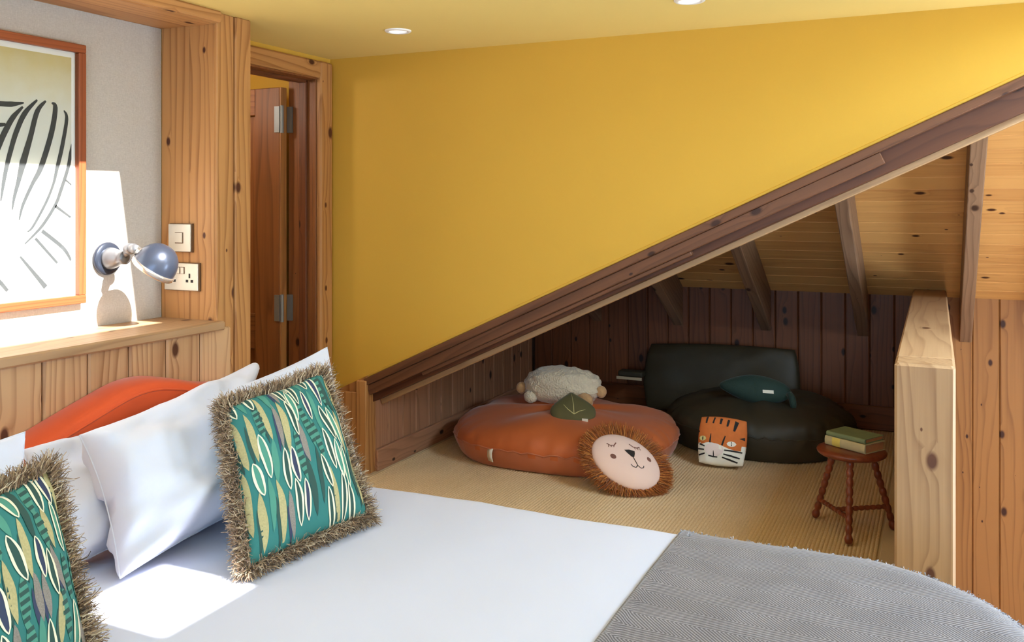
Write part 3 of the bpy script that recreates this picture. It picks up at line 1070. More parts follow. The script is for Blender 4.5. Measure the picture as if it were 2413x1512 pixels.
def white_pillow(label, *a, **kw):
    pad = Pad(*a, **kw)
    v, f = pad.mesh(30)
    o = mesh_obj('pillow', v, f, 'white', loc=pad.loc())
    tag(o, label, 'pillow', 'white bed pillows')
    # flat stitched hem round the seam
    loop = []
    N = 28
    for k in range(4 * N):
        e, t = divmod(k, N)
        t = -1 + 2 * t / N
        u_, v_ = ((t, -1), (1, t), (-t, 1), (-1, -t))[e]
        loop.append(pad.base(u_, v_))
    loop.append(loop[0])
    tv, tf_ = tube(loop, 0.0022, 5)
    mesh_obj('seam', tv, tf_, 'white', o, loc=parent_loc(o))
    return o

white_pillow('white pillow at the left behind the cropped fringed cushion, its corner pointing up', (-1.60, 0.70, .37), (-1.62, 1.24, .37), (-1.80, 1.335, .70), (-1.80, 0.72, .69), 0.085, 0.06, pinch=0.07, seed=1.0, sag=0.3, wr=0.02)
white_pillow('white pillow lying against the headboard, mostly hidden at its right by a bigger one', (-1.76, 1.36, .38), (-1.80, 1.98, .38), (-2.01, 2.02, .60), (-1.99, 1.47, .605), 0.085, 0.05, pinch=0.03, seed=2.3, sag=0.4, wr=0.02)
white_pillow('large white pillow with a creased front, left of the whole fringed cushion', (-1.625, 1.435, .375), (-1.69, 2.02, .375), (-1.955, 2.235, .692), (-1.85, 1.515, .645), 0.150, 0.07, pinch=0.06, power=0.40, seed=4.1, wr=0.032, sag=0.35)
white_pillow('white pillow directly behind the whole fringed cushion, only its right corner showing', (-1.60, 1.78, .375), (-1.56, 2.27, .375), (-1.765, 2.37, .738), (-1.83, 1.86, .66), 0.05, 0.05, pinch=0.07, seed=6.4, sag=0.3)

def teal_cushion(label, bl, br, tr, tl, tf, tb, seed, pinch=0.04, fr_len=0.042):
    pad = Pad(bl, br, tr, tl, tf, tb, pinch=pinch, power=0.42, wr=0.005, seed=seed)
    root = thing('fringed_cushion', label, 'cushion', pad.loc(), 'teal fringed cushions')
    v, f = pad.mesh(28)
    cov = part('cover', v, f, 'teal', root)
    rnd = random.Random(int(seed * 100))
    P = Print(lambda u, v, off: pad.S(u, v, 1, off))
    cols = 15
    pit = 1.96 / cols
    for c_ in range(cols):
        u0 = -0.98 + pit * (c_ + 0.5)
        y0 = -1.15 + rnd.uniform(0, 0.45)
        while y0 < 0.95:
            kind = rnd.choices(['outline', 'beige', 'ladder', 'dark', 'grey', 'jade'], (0.50, 0.16, 0.12, 0.08, 0.07, 0.07))[0]
            ln = rnd.uniform(0.50, 0.78) if kind != 'outline' else rnd.uniform(0.42, 0.60)
            cy = y0 + ln / 2
            a = rnd.uniform(-.05, .02)
            cx = u0 + rnd.uniform(-.025, .025)
            if kind == 'outline':
                wd = rnd.uniform(0.085, 0.11)
                P.lens(cx, cy, wd * 0.95, ln * 0.96, 0.0, rnd.choice(['p_green', 'p_green', 'p_navy', 'p_green', 'p_jade']), lift=0.0013, a=a)
                for sd in (-1, 1):
                    pts = []
                    for i in range(11):
                        t = -1 + 2 * i / 10
                        pts.append((cx + a * t + sd * wd / 2 * max(0, 1 - t * t) ** 0.7, cy + t * ln / 2))
                    P.stroke(pts, [0.010, 0.026, 0.032, 0.026, 0.010], 'p_cream', lift=0.0019, sub=1)
            elif kind == 'ladder':
                P.lens(cx, cy, 0.125, ln, 0.0, 'p_jade', lift=0.0011, a=a)
                nb = int(ln / 0.085)
                for b_ in range(1, nb):
                    t = -1 + 2 * b_ / nb
                    hw = 0.055 * max(0, 1 - t * t) ** 0.6
                    yy = cy + t * ln / 2
                    P.stroke([(cx + a * t - hw, yy), (cx + a * t + hw, yy + 0.015)], 0.045, 'p_green', lift=0.0016, sub=2)
            else:
                m = dict(beige='p_beige', dark='p_green', grey='p_grey', jade='p_jade')[kind]
                P.lens(cx, cy, rnd.uniform(0.075, 0.12), ln, rnd.uniform(-.02, .02), m, lift=0.0012, a=a)
                if kind in ('beige', 'grey'):
                    P.lens(cx - 0.045, cy - 0.1, 0.05, ln * 0.8, 0.0, 'p_navy' if kind == 'grey' else 'p_green', lift=0.00105, a=a)
            y0 += ln * rnd.uniform(0.82, 1.0)
    P.build('leaf_print', cov)
    bases = []
    for k in range(10500):
        e = rnd.randrange(4)
        t = rnd.uniform(-1, 1)
        u_, v_ = ((t, -1), (1, t), (t, 1), (-1, t))[e]
        side = rnd.choice([1, -1])
        p = pad.base(u_, v_) + pad.n * rnd.uniform(-0.010, 0.012)
        d = (pad.eu.normalized() * (u_ if e in (1, 3) else 0.9 * u_ ** 7) + pad.ev.normalized() * (v_ if e in (0, 2) else 0.9 * v_ ** 7)).normalized()
        if e == 0:
            d = (d + pad.n * 0.9).normalized()
        bases.append((p - d * rnd.uniform(0.0, 0.016) + pad.n * rnd.uniform(-0.004, 0.014), d, pad.n))
    sv, sf, sm = strands(bases, fr_len, 0.0028, None, (0.38, 0.3, 0.14, 0.18), int(seed * 7), jit=0.8, curl=0.6, segs=4)
    zmin = ZB + 0.008
    sv = [V((q.x, q.y, max(q.z, zmin + random.uniform(0, .004)))) for q in sv]
    o = mesh_obj('fringe', sv, sf, ['fringe_a', 'fringe_b', 'fringe_c', 'fringe_d'], root, loc=parent_loc(root), fmat=sm, smooth=False)
    o['kind'] = 'stuff'
    # braid the fringe hangs from
    loop = []
    for k in range(113):
        e, t = divmod(k % 112, 28)
        t = -1 + 2 * t / 28
        u_, v_ = ((t, -1), (1, t), (-t, 1), (-1, -t))[e]
        loop.append(pad.base(u_, v_))
    tv, tf_ = tube(loop, 0.006, 6)
    part('braid', tv, tf_, 'fringe_b', root)

teal_cushion('teal leaf-print square cushion with brown brush fringe, wholly in view at mid bed',
             (-1.400, 1.575, .372), (-1.350, 1.985, .372), (-1.615, 2.140, .705), (-1.645, 1.765, .678), 0.075, 0.05, 3.3)
teal_cushion('teal leaf-print cushion with brown brush fringe, cropped by the left picture edge',
             (-1.345, 0.80, .372), (-1.425, 1.185, .372), (-1.615, 1.245, .668), (-1.545, 0.84, .655), 0.07, 0.05, 8.9, pinch=0.07, fr_len=0.042)

# ------------------------------------------------------------------ nook soft furnishings
def bag_mesh(cx, cy, rx, ry, h, ang, p=2.6, seam=0.42, nphi=96, nt=30, seed=0.0, wrinkle=0.012, nw=30, top_flat=2.6, bulge=None):
    """low stuffed floor bag; returns verts, faces, and a surface function"""
    ca, sa = math.cos(ang), math.sin(ang)
    def R(phi):
        c_, s_ = abs(math.cos(phi)), abs(math.sin(phi))
        return 1.0 / ((c_ ** p + s_ ** p) ** (1 / p))
    def pt(phi, t, off=0.0):
        # t: 0 top centre .. 1 equator seam .. 2 bottom centre
        if t <= 1:
            r = math.sin(t * math.pi / 2) ** 0.8
            z = seam * h + (1 - seam) * h * (max(0.0, 1 - r ** (top_flat + 0.8))) ** (1 / 2.2)
        else:
            q = t - 1
            r = max(0.0, math.cos(q * math.pi / 2)) ** 0.35 * (1 - 0.10 * q)
            z = seam * h * max(0.0, 1 - q * 2.6) ** 1.4
        edge = math.exp(-((t - 1.0) / 0.28) ** 2)
        nz = noise.noise(V((math.cos(phi) * 2.5 + seed, math.sin(phi) * 2.5, t * 1.2)))
        wv = math.sin(nw * phi + 5 * nz + seed) * wrinkle * edge * (0.4 + 0.9 * max(0, noise.noise(V((phi * 1.3, seed, 1.0))) + 0.4))
        rr = R(phi) * (r + wv * 0.9) * (1 + 0.02 * nz)
        zz = z + (wv * 0.35 + 0.10 * h * nz * (1 if t < 0.95 else 0)) * (1 if t < 1.3 else 0) + off
        x, y = rr * rx * math.cos(phi), rr * ry * math.sin(phi)
        if bulge:
            zz += bulge(x, y) if t < 1 else 0
        return V((cx + x * ca - y * sa, cy + x * sa + y * ca, max(zz, 0.004)))
    v, f = [], []
    ts = [2.0 * i / nt for i in range(nt + 1)]
    v.append(pt(0, 0))
    for t in ts[1:-1]:
        for k in range(nphi):
            v.append(pt(2 * math.pi * k / nphi, t))
    v.append(V((cx, cy, 0.004)))
    for k in range(nphi):
        f.append((0, 1 + k, 1 + (k + 1) % nphi))
    for r in range(nt - 2):
        for k in range(nphi):
            a, b = 1 + r * nphi + k, 1 + r * nphi + (k + 1) % nphi
            f.append((a, a + nphi, b + nphi, b))
    last = len(v) - 1
    s0 = 1 + (nt - 2) * nphi
    for k in range(nphi):
        f.append((s0 + k, last, s0 + (k + 1) % nphi))
    seam_loop = [pt(2 * math.pi * k / nphi, 1.0) for k in range(nphi + 1)]
    return v, f, pt, seam_loop

# rust bag
rust = thing('floor_cushion', 'big rust-orange stuffed floor cushion on the sisal carpet', 'floor cushion', (-1.62, 4.08, 0.0))
v, f, rpt, sl = bag_mesh(-1.615, 4.06, 0.52, 0.42, 0.225, math.radians(3), p=2.7, seam=0.42, seed=1.7, wrinkle=0.030, nw=36, top_flat=2.5)
fm = []
for q in f:
    c_ = sum((v[i] for i in q), V()) / len(q)
    fm.append(1 if c_.z < 0.085 else 0)
part('cover', v, f, ['rust', 'rust_side'], rust, fmat=fm)
part('seam', *tube(sl, 0.0035, 6), 'rust_side', rust)
def strap(phi, parent):
    a, b = rpt(phi - 0.075, 1.0), rpt(phi + 0.02, 1.12)
    out = (a - V((-1.615, 4.06, a.z))).normalized()
    up = V((0, 0, 1))
    tn = up.cross(out)
    path = [a + up * 0.004, a + out * 0.010 - up * 0.012 + tn * 0.004, a + out * 0.014 - up * 0.030 + tn * 0.010, a + out * 0.010 - up * 0.050 + tn * 0.014]
    v, f = [], []
    for p in path:
        v += [p - tn * 0.017, p + tn * 0.017]
    f = [(2 * i, 2 * i + 1, 2 * i + 3, 2 * i + 2) for i in range(len(path) - 1)]
    o = part('tab_loop', v, f, 'tag', parent)
    m = o.modifiers.new('s', 'SOLIDIFY')
    m.thickness = 0.002
    o['label'] = 'cream fabric tab'
strap(math.radians(250), rust)

# dark bag chair: seat and back
bag = thing('bag_chair', 'near-black olive bag chair with a padded back against the far wall', 'bag chair', (-0.84, 4.68, 0.0))
v, f, bpt, sl2 = bag_mesh(-0.80, 4.62, 0.45, 0.385, 0.250, 0.0, p=2.15, seam=0.48, seed=5.2, wrinkle=0.03, nw=38, top_flat=2.3)
part('seat', v, f, 'black_leather', bag)
part('seat_piping', *tube(sl2, 0.004, 6), 'black_leather', bag)
bp = Pad((-1.50, 4.97, 0.03), (-0.66, 4.97, 0.03), (-0.665, 5.06, 0.415), (-1.505, 5.06, 0.395), 0.075, 0.05, pinch=-0.02, power=0.24, wr=0.008, seed=3.0, rnd=0.10)
v, f = bp.mesh(26)
part('backrest', v, f, 'black_leather', bag)
loop = []
for k in range(97):
    e, t = divmod(k % 96, 24)
    t = -1 + 2 * t / 24
    u_, v_ = ((t, -1), (1, t), (-t, 1), (-1, -t))[e]
    loop.append(bp.base(u_ * 0.99, v_ * 0.99))
part('back_piping', *tube(loop, 0.005, 6), 'black_leather', bag)
hv, hf = box_vf(-1.60, -1.495, 4.86, 4.95, 0.214, 0.222)
hd = part('carry_handle', *join([box_vf(-1.635, -1.49, 4.90, 4.975, 0.218, 0.250)]), 'black_leather', bag, smooth=False)
bevel(hd, 0.01, 3)
part('tape', *box_vf(-1.640, -1.492, 4.894, 4.899, 0.204, 0.219), 'tag_dull', hd, smooth=False)

def blob(cx, cy, cz, rx, ry, rz, yaw, seed=0.0, amp=0.0, fr=6.0, nu=40, nv=24, p=2.0):
    ca, sa = math.cos(yaw), math.sin(yaw)
    v, f = [], []
    def sp(c_, e):
        return math.copysign(abs(c_) ** e, c_)
    for j in range(nv + 1):
        th = math.pi * j / nv
        for i in range(nu):
            ph = 2 * math.pi * i / nu
            d = V((sp(math.sin(th), 2 / p) * sp(math.cos(ph), 2 / p), sp(math.sin(th), 2 / p) * sp(math.sin(ph), 2 / p), sp(math.cos(th), 2 / p)))
            k = 1 + amp * noise.noise(d * fr + V((seed, seed, 0)))
            x, y, z = d.x * rx * k, d.y * ry * k, d.z * rz * k
            v.append(V((cx + x * ca - y * sa, cy + x * sa + y * ca, cz + z)))
    for j in range(nv):
        for i in range(nu):
            a, b = j * nu + i, j * nu + (i + 1) % nu
            f.append((a, a + nu, b + nu, b))
    return v, f

# cream fleece animal
fl = thing('fleece_cushion', 'cream fleecy animal-shaped cushion lying on the rust floor cushion', 'cushion', (-1.65, 4.12, 0.21))
part('body', *blob(-1.655, 4.12, 0.305, 0.190, 0.105, 0.092, math.radians(6), 1.0, 0.10, 5.0, 56, 34, 2.3), 'fleece', fl)
for (x, y, z, r, mt) in ((-1.858, 4.075, 0.285, 0.026, 'fleece_tan'), (-1.455, 4.115, 0.292, 0.026, 'fleece_tan')):
    part('ear', *blob(x, y, z, r, r * 0.8, r * 1.1, 0.3, 2.0, 0.1, 4.0, 20, 12), mt, fl)
part('snout', *blob(-1.515, 4.045, 0.258, 0.042, 0.034, 0.038, 0.2, 3.0, 0.06, 4.0, 24, 16), 'fleece_tan', fl)
part('paw', *blob(-1.790, 4.035, 0.255, 0.034, 0.028, 0.030, 0.2, 5.0, 0.10, 4.0, 24, 16), 'fleece', fl)

# olive leaf cushion
lf = thing('leaf_cushion', 'small olive-green leaf cushion with stitched veins, before the fleecy animal', 'cushion', (-1.50, 3.90, 0.20))
lc, lu, lvv = V((-1.515, 3.895, 0.238)), V((0.9055, 0.4245, 0)) * 0.105, V((-0.30, 0.52, 0.68)).normalized() * 0.085
ln_ = lu.cross(lvv).normalized()
def leaf_S(u, v, off=0.0, side=1):
    # pointed at the top (v = 1), round below
    r2 = min(1.0, u * u + v * v)
    prof = max(0.0, 1 - r2) ** 0.5
    k = 1.0
    if v > 0.1:
        k = 1 - 0.75 * ((v - 0.1) / 0.9) ** 1.5
    return lc + lu * u * k + lvv * (v if v < 0 else v * 1.15) + ln_ * side * (0.034 * prof + off)
def disc_mesh(S, nr=10, ns=40):
    v, f = [], []
    for side in (1, -1):
        b = len(v)
        for k in range(nr + 1):
            r = math.sin(math.pi / 2 * k / nr)
            for i in range(ns):
                a = 2 * math.pi * i / ns
                v.append(S(r * math.cos(a), r * math.sin(a), 0.0, side))
        for k in range(nr):
            for i in range(ns):
                p, q = b + k * ns + i, b + k * ns + (i + 1) % ns
                f.append((p, p + ns, q + ns, q) if side == 1 else (q, q + ns, p + ns, p))
    return v, f
cv_ = part('cover', *disc_mesh(leaf_S), 'olive', lf)
P = Print(lambda u, v, off: leaf_S(u, v, off))
P.stroke([(0, -0.35), (0.02, 0.2), (0.0, 0.85)], [0.03, 0.03, 0.015], 'thread')
P.stroke([(0, -0.35), (-0.22, -0.1), (-0.42, 0.2)], [0.04, 0.035, 0.015], 'thread')
P.stroke([(0, -0.35), (0.25, -0.18), (0.52, -0.08)], [0.04, 0.035, 0.015], 'thread')
P.build('stitched_veins', cv_)
tg = lc + lu * 0.50 - lvv * 0.62 + ln_ * 0.024
part('label_tab', *join([box_vf(tg.x - 0.014, tg.x + 0.014, tg.y - 0.014, tg.y - 0.010, tg.z - 0.006, tg.z + 0.006)]), 'tag', lf, smooth=False)

# lion cushion
lion = thing('lion_cushion', 'round pink lion-face cushion with a ginger fringe mane, leaning on the rust cushion', 'cushion', (-1.15, 3.60, 0.0))
LR = 0.150
lcen = V((-1.185, 3.655, 0.108))
view_r = V((0.9055, 0.4245, 0))
view_f = V((-0.4245, 0.9055, 0))
base_v = (view_f * 0.74 + V((0, 0, 1)) * 0.67).normalized()
rot = math.radians(14)
l_eu = view_r * math.cos(rot) + base_v * math.sin(rot) * -1.0
l_ev = base_v * math.cos(rot) + view_r * -math.sin(rot) * -1.0 * -1.0
l_ev = (base_v * math.cos(rot) - view_r * math.sin(rot)).normalized()
l_eu = (view_r * math.cos(rot) + base_v * math.sin(rot)).normalized()
l_eu = (view_r * 1.0 - V((0, 0, 1)) * 0.10).normalized()
l_n = l_eu.cross(l_ev).normalized()
FR = 0.128
def lion_S(u, v, off=0.0, side=1):
    r2 = min(1.0, u * u + v * v)
    p = lcen + l_eu * (u * FR * 1.08) + l_ev * (v * FR * 1.06) + l_n * (side * (0.040 if side > 0 else 0.03) * max(0.0, 1 - r2) ** 0.5 + off)
    return V((p.x, p.y, max(p.z, 0.006)))
face = part('face', *disc_mesh(lion_S, 12, 48), 'pink', lion)
def lion_bit(name, fn):
    P = Print(lambda u, v, off: lion_S(u, v, off))
    fn(P)
    P.build(name, face)
def eye_l(P):
    P.stroke([(-0.46, 0.48), (-0.38, 0.40), (-0.26, 0.40), (-0.16, 0.52)], 0.034, 'brown_ink')
    for q in (-0.42, -0.34, -0.26):
        P.stroke([(q, 0.41), (q - 0.03, 0.33)], 0.022, 'brown_ink', sub=1)
def eye_r(P):
    P.stroke([(0.24, 0.52), (0.33, 0.42), (0.45, 0.40), (0.55, 0.46)], 0.034, 'brown_ink')
    for q in (0.36, 0.44, 0.52):
        P.stroke([(q, 0.41), (q + 0.02, 0.33)], 0.022, 'brown_ink', sub=1)
def mouth(P):
    P.stroke([(0.19, 0.02), (0.22, -0.14), (0.24, -0.28)], 0.026, 'ink')
    P.stroke([(0.24, -0.28), (0.16, -0.36), (0.07, -0.33), (0.04, -0.26)], 0.024, 'ink')
    P.stroke([(0.24, -0.28), (0.32, -0.36), (0.40, -0.33), (0.43, -0.26)], 0.024, 'ink')
lion_bit('closed_eye', eye_l)
lion_bit('closed_eye', eye_r)
lion_bit('cheek_spot', lambda P: P.disc(-0.42, -0.02, 0.085, 0.09, 'brown_ink', 3))
lion_bit('cheek_spot', lambda P: P.disc(0.70, 0.03, 0.06, 0.085, 'brown_ink', 3))
lion_bit('nose', lambda P: P.grid([[(0.00, 0.25), (0.16, 0.28), (0.32, 0.25)], [(0.06, 0.14), (0.17, 0.13), (0.29, 0.14)], [(0.15, 0.02), (0.19, 0.0), (0.23, 0.02)]], 'ink'))
lion_bit('mouth', mouth)
rnd = random.Random(11)
bases = []
for k in range(3600):
    a = rnd.uniform(0, 2 * math.pi)
    rr = rnd.uniform(0.96, 1.02)
    u_, v_ = rr * math.cos(a), rr * math.sin(a)
    p = lcen + l_eu * (u_ * FR * 1.08) + l_ev * (v_ * FR * 1.06) + l_n * rnd.uniform(-0.02, 0.006)
    d = (l_eu * math.cos(a) + l_ev * math.sin(a) + l_n * 0.15).normalized()
    bases.append((V((p.x, p.y, max(p.z, 0.008))), d, l_n))
sv, sf, sm = strands(bases, 0.056, 0.0036, None, (0.5, 0.3, 0.2), 5, jit=0.35, curl=0.14, droop=0.05)
sv = [V((q.x, q.y, max(q.z, 0.006))) for q in sv]
o = part('mane', sv, sf, ['mane', 'mane2', 'mane3'], lion, fmat=sm, smooth=False)
o['kind'] = 'stuff'

# tiger cushion
tg_pad = Pad((-0.985, 4.085, 0.012), (-0.775, 4.105, 0.012), (-0.770, 4.185, 0.212), (-0.990, 4.165, 0.218), 0.040, 0.03, pinch=0.0, power=0.36, wr=0.003, seed=2.2, rnd=0.16)
tiger = thing('tiger_cushion', 'small square tiger-face cushion, orange above and white below, leaning on the dark bag', 'cushion', tg_pad.loc())
TN = 40
v, f = tg_pad.mesh(TN)
fm = []
for q in range(len(f)):
    j = (q % (TN * TN)) // TN
    fm.append(1 if math.sin(math.pi / 2 * (2 * (j + 0.5) / TN - 1)) > -0.16 else 0)
tc = part('cover', v, f, ['tiger_white', 'tiger'], tiger, fmat=fm)
P = Print(lambda u, v, off: tg_pad.S(u, v, 1, off))
def tz(x, y):
    return ((x - 1590) / 625 * 2 - 1, 1 - (y - 110) / 690 * 2)
lo = [(1592, 520), (1640, 530), (1700, 505), (1750, 495), (1800, 500), (1860, 512), (1920, 530), (2000, 560), (2080, 580), (2150, 585), (2213, 585)]
rows = []
lo_uv = [tz(*q) for q in lo]
for k in range(11):
    t = k / 10
    rows.append([(u_, v_ * (1 - t) + 0.985 * t) for u_, v_ in lo_uv])
rows = [[(lo_uv[0][0] if False else (u_), v_) for u_, v_ in r] for r in rows]
P.grid(rows, 'tiger', lift=0.0010)
P.disc(*tz(1812, 592), 0.40, 0.26, 'tiger_pink', 4, lift=0.0013)
T_ = lambda pts, w_, m='ink': P.stroke([tz(*q) for q in pts], [k_ * 1.4 for k_ in w_], m, lift=0.0017)
T_([(1685, 112), (1682, 165), (1682, 218)], [0.07, 0.06, 0.05])
T_([(1788, 128), (1780, 170), (1772, 218)], [0.06, 0.05, 0.05])
T_([(1882, 140), (1876, 180), (1870, 222)], [0.08, 0.07, 0.06])
T_([(1980, 148), (1972, 200), (1964, 250)], [0.07, 0.07, 0.05])
T_([(2090, 158), (2072, 230), (2055, 308)], [0.12, 0.10, 0.06])
T_([(2195, 400), (2165, 402), (2130, 405)], [0.10, 0.06, 0.01])
T_([(1592, 340), (1610, 345)], [0.08, 0.02])
T_([(1762, 368), (1758, 440), (1756, 500)], [0.02, 0.045, 0.05])
T_([(1948, 388), (1930, 450), (1912, 525)], [0.03, 0.05, 0.05])
P.grid([[(u_, v_ - 0.0) for u_, v_ in lo_uv], [(u_, -0.40) for u_, v_ in lo_uv]], 'tiger_white', lift=0.0011)
for (a, b) in (((1596, 520), (1688, 556)), ((1594, 604), (1680, 606)), ((1600, 695), (1690, 655))):
    T_([a, b], [0.05, 0.04])
for (a, b) in (((1945, 585), (2180, 605)), ((1940, 640), (2160, 692)), ((1925, 685), (2140, 755))):
    T_([a, ((a[0] + b[0]) / 2, (a[1] + b[1]) / 2 - 4), b], [0.035, 0.05, 0.04])
T_([(1805, 605), (1807, 645), (1810, 680)], [0.015, 0.03, 0.03])
T_([(1738, 680), (1800, 688), (1862, 688)], [0.03, 0.045, 0.03])
for cx, cy, rx in ((1657, 443, 0.15), (2033, 493, 0.20)):
    u_, v_ = tz(cx, cy)
    rws = []
    for i in range(9):
        t = -1 + i / 4
        hh = 0.105 * math.sqrt(max(0, 1 - t * t)) ** 1.1
        rws.append([(u_ + t * rx, v_ - hh), (u_ + t * rx, v_ + hh)])
    P.grid(rws, 'tiger_eye' if cx < 1800 else 'tiger_white', lift=0.0017)
    P.stroke([(u_, v_ + 0.09), (u_, v_), (u_, v_ - 0.09)], [0.02, 0.06, 0.02], 'ink', lift=0.0022)
P.build('printed_face', tc)

# bottle-green whale-like cushion
wh = thing('green_cushion', 'dark green ribbed leaf-shaped cushion with a white label, on the dark bag chair', 'cushion', (-0.78, 4.55, 0.235))
def whale_S(u, v, off=0.0, side=1):
    r2 = min(1.0, u * u + v * v)
    t = 0.05 * max(0.0, 1 - r2) ** 0.5
    tip = 1 - 0.45 * max(0, -u) ** 1.5
    c0 = V((-0.800, 4.50, 0.292))
    e1, e2 = V((0.168, 0.03, -0.010)), V((-0.01, 0.030, 0.062))
    n_ = e1.cross(e2).normalized()
    rib = 0.002 * math.sin(u * 42) * max(0, 1 - r2)
    return c0 + e1 * u + e2 * v * tip + n_ * side * (t + rib + off)
wc = part('cover', *disc_mesh(whale_S, 14, 96), 'whale', wh)
part('stem', *tube([(-0.640, 4.50, 0.285), (-0.622, 4.485, 0.265), (-0.616, 4.475, 0.24), (-0.614, 4.47, 0.222)], [0.016, 0.017, 0.016, 0.012], 10), 'whale', wh)
P = Print(lambda u, v, off: whale_S(u, v, off))
P.grid([[(0.20, -0.42), (0.50, -0.36)], [(0.20, -0.20), (0.50, -0.14)]], 'tag', lift=0.002)
P.build('label_tab', wc)

# ------------------------------------------------------------------ stool and books
def stool():
    cx, cy, zt = -0.278, 3.512, 0.306
    root = thing('stool', 'small dark three-legged bobbin-turned stool with a round seat', 'stool', (cx, cy, 0))
    prof = [(0.0, 0.098), (0.004, 0.110), (0.010, 0.119), (0.017, 0.122), (0.023, 0.119), (0.027, 0.111), (0.027, 0.06), (0.025, 0.0005)]
    part('seat', *lathe(prof, (cx, cy, zt - 0.027), (0, 0, 1), 48), 'stool', root)
    feet = [V((-0.416, 3.600, 0.008)), V((-0.276, 3.362, 0.008)), V((-0.138, 3.588, 0.008))]
    tops = [V((cx, cy, zt - 0.02)) + (f_ - V((cx, cy, 0))).normalized() * 0.075 for f_ in feet]
    tops = [V((t.x, t.y, zt - 0.022)) for t in tops]
    def bobbin(a, b, r0, r1, nb, foot=True):
        L = (b - a).length
        pr = []
        N = nb * 6
        for i in range(N + 1):
            t = i / N
            r = r0 + (r1 - r0) * t
            r *= 0.74 + 0.36 * abs(math.sin(math.pi * t * nb)) ** 0.8
            if foot and t < 0.10:
                r = r0 * (0.85 + 0.45 * math.sin(math.pi * min(1, t / 0.10)))
            pr.append((t * L, r))
        return lathe(pr, a, b - a, 14)
    for a, b in zip(feet, tops):
        part('leg', *bobbin(a, b, 0.0115, 0.0125, 9), 'stool', root)
    on = lambda i, t: feet[i] + (tops[i] - feet[i]) * t
    p, q = on(0, 0.26), on(1, 0.30)
    part('stretcher', *bobbin(p, q, 0.0085, 0.0085, 9, False), 'stool', root)
    m = p + (q - p) * 0.55
    part('stretcher', *bobbin(m, on(2, 0.30), 0.0085, 0.0085, 9, False), 'stool', root)
stool()

def book(label, c0, ang, ln, wd, th, z, cov, lab=None):
    """spine on the -v side; c0 is the centre"""
    root = thing('book', label, 'book', (c0[0], c0[1], z), 'old books on the stool')
    eu, ev = V((math.cos(ang), math.sin(ang), 0)), V((-math.sin(ang), math.cos(ang), 0))
    def bx(u0, u1, v0, v1, z0, z1):
        vv, ff = box_vf(u0, u1, v0, v1, z0, z1)
        return [V((c0[0], c0[1], z)) + eu * a + ev * b + V((0, 0, c_)) for a, b, c_ in vv], ff
    hl, hw, c_ = ln / 2, wd / 2, 0.0025
    o = part('cover', *join([bx(-hl, hl, -hw, hw, 0, c_), bx(-hl, hl, -hw, hw, th - c_, th), bx(-hl, hl, -hw, -hw + c_, c_, th - c_)]), cov, root, smooth=False)
    part('pages', *bx(-hl + 0.004, hl - 0.004, -hw + c_, hw - 0.004, c_, th - c_), 'pages', root, smooth=False)
    # rounded spine with raised joints
    pr = []
    n = 8
    v, f = [], []
    for i in range(n + 1):
        a = math.pi * i / n
        for s_ in (-hl, hl):
            v.append(V((c0[0], c0[1], z)) + eu * s_ + ev * (-hw - 0.006 * math.sin(a)) + V((0, 0, th / 2 - th / 2 * math.cos(a))))
    for i in range(n):
        f.append((2 * i, 2 * i + 1, 2 * i + 3, 2 * i + 2))
    part('spine', v, f, cov, root)
    if lab:
        v, f = [], []
        for i in range(1, n):
            a = math.pi * i / n
            for s_ in lab:
                v.append(V((c0[0], c0[1], z)) + eu * (s_ * hl) + ev * (-hw - 0.0067 * math.sin(a) - 0.0004) + V((0, 0, th / 2 - th / 2 * math.cos(a))))
        for i in range(n - 2):
            f.append((2 * i, 2 * i + 1, 2 * i + 3, 2 * i + 2))
        part('spine_label', v, f, 'book_yellow', root)
book('buff old book with a yellow spine label, lower of the two on the stool', (-0.268, 3.535), math.radians(-32), 0.170, 0.112, 0.033, 0.3065, 'book_buff', (-0.62, -0.22))
book('worn green cloth book lying on top of the buff one on the stool', (-0.268, 3.540), math.radians(-30), 0.160, 0.110, 0.017, 0.340, 'book_green')

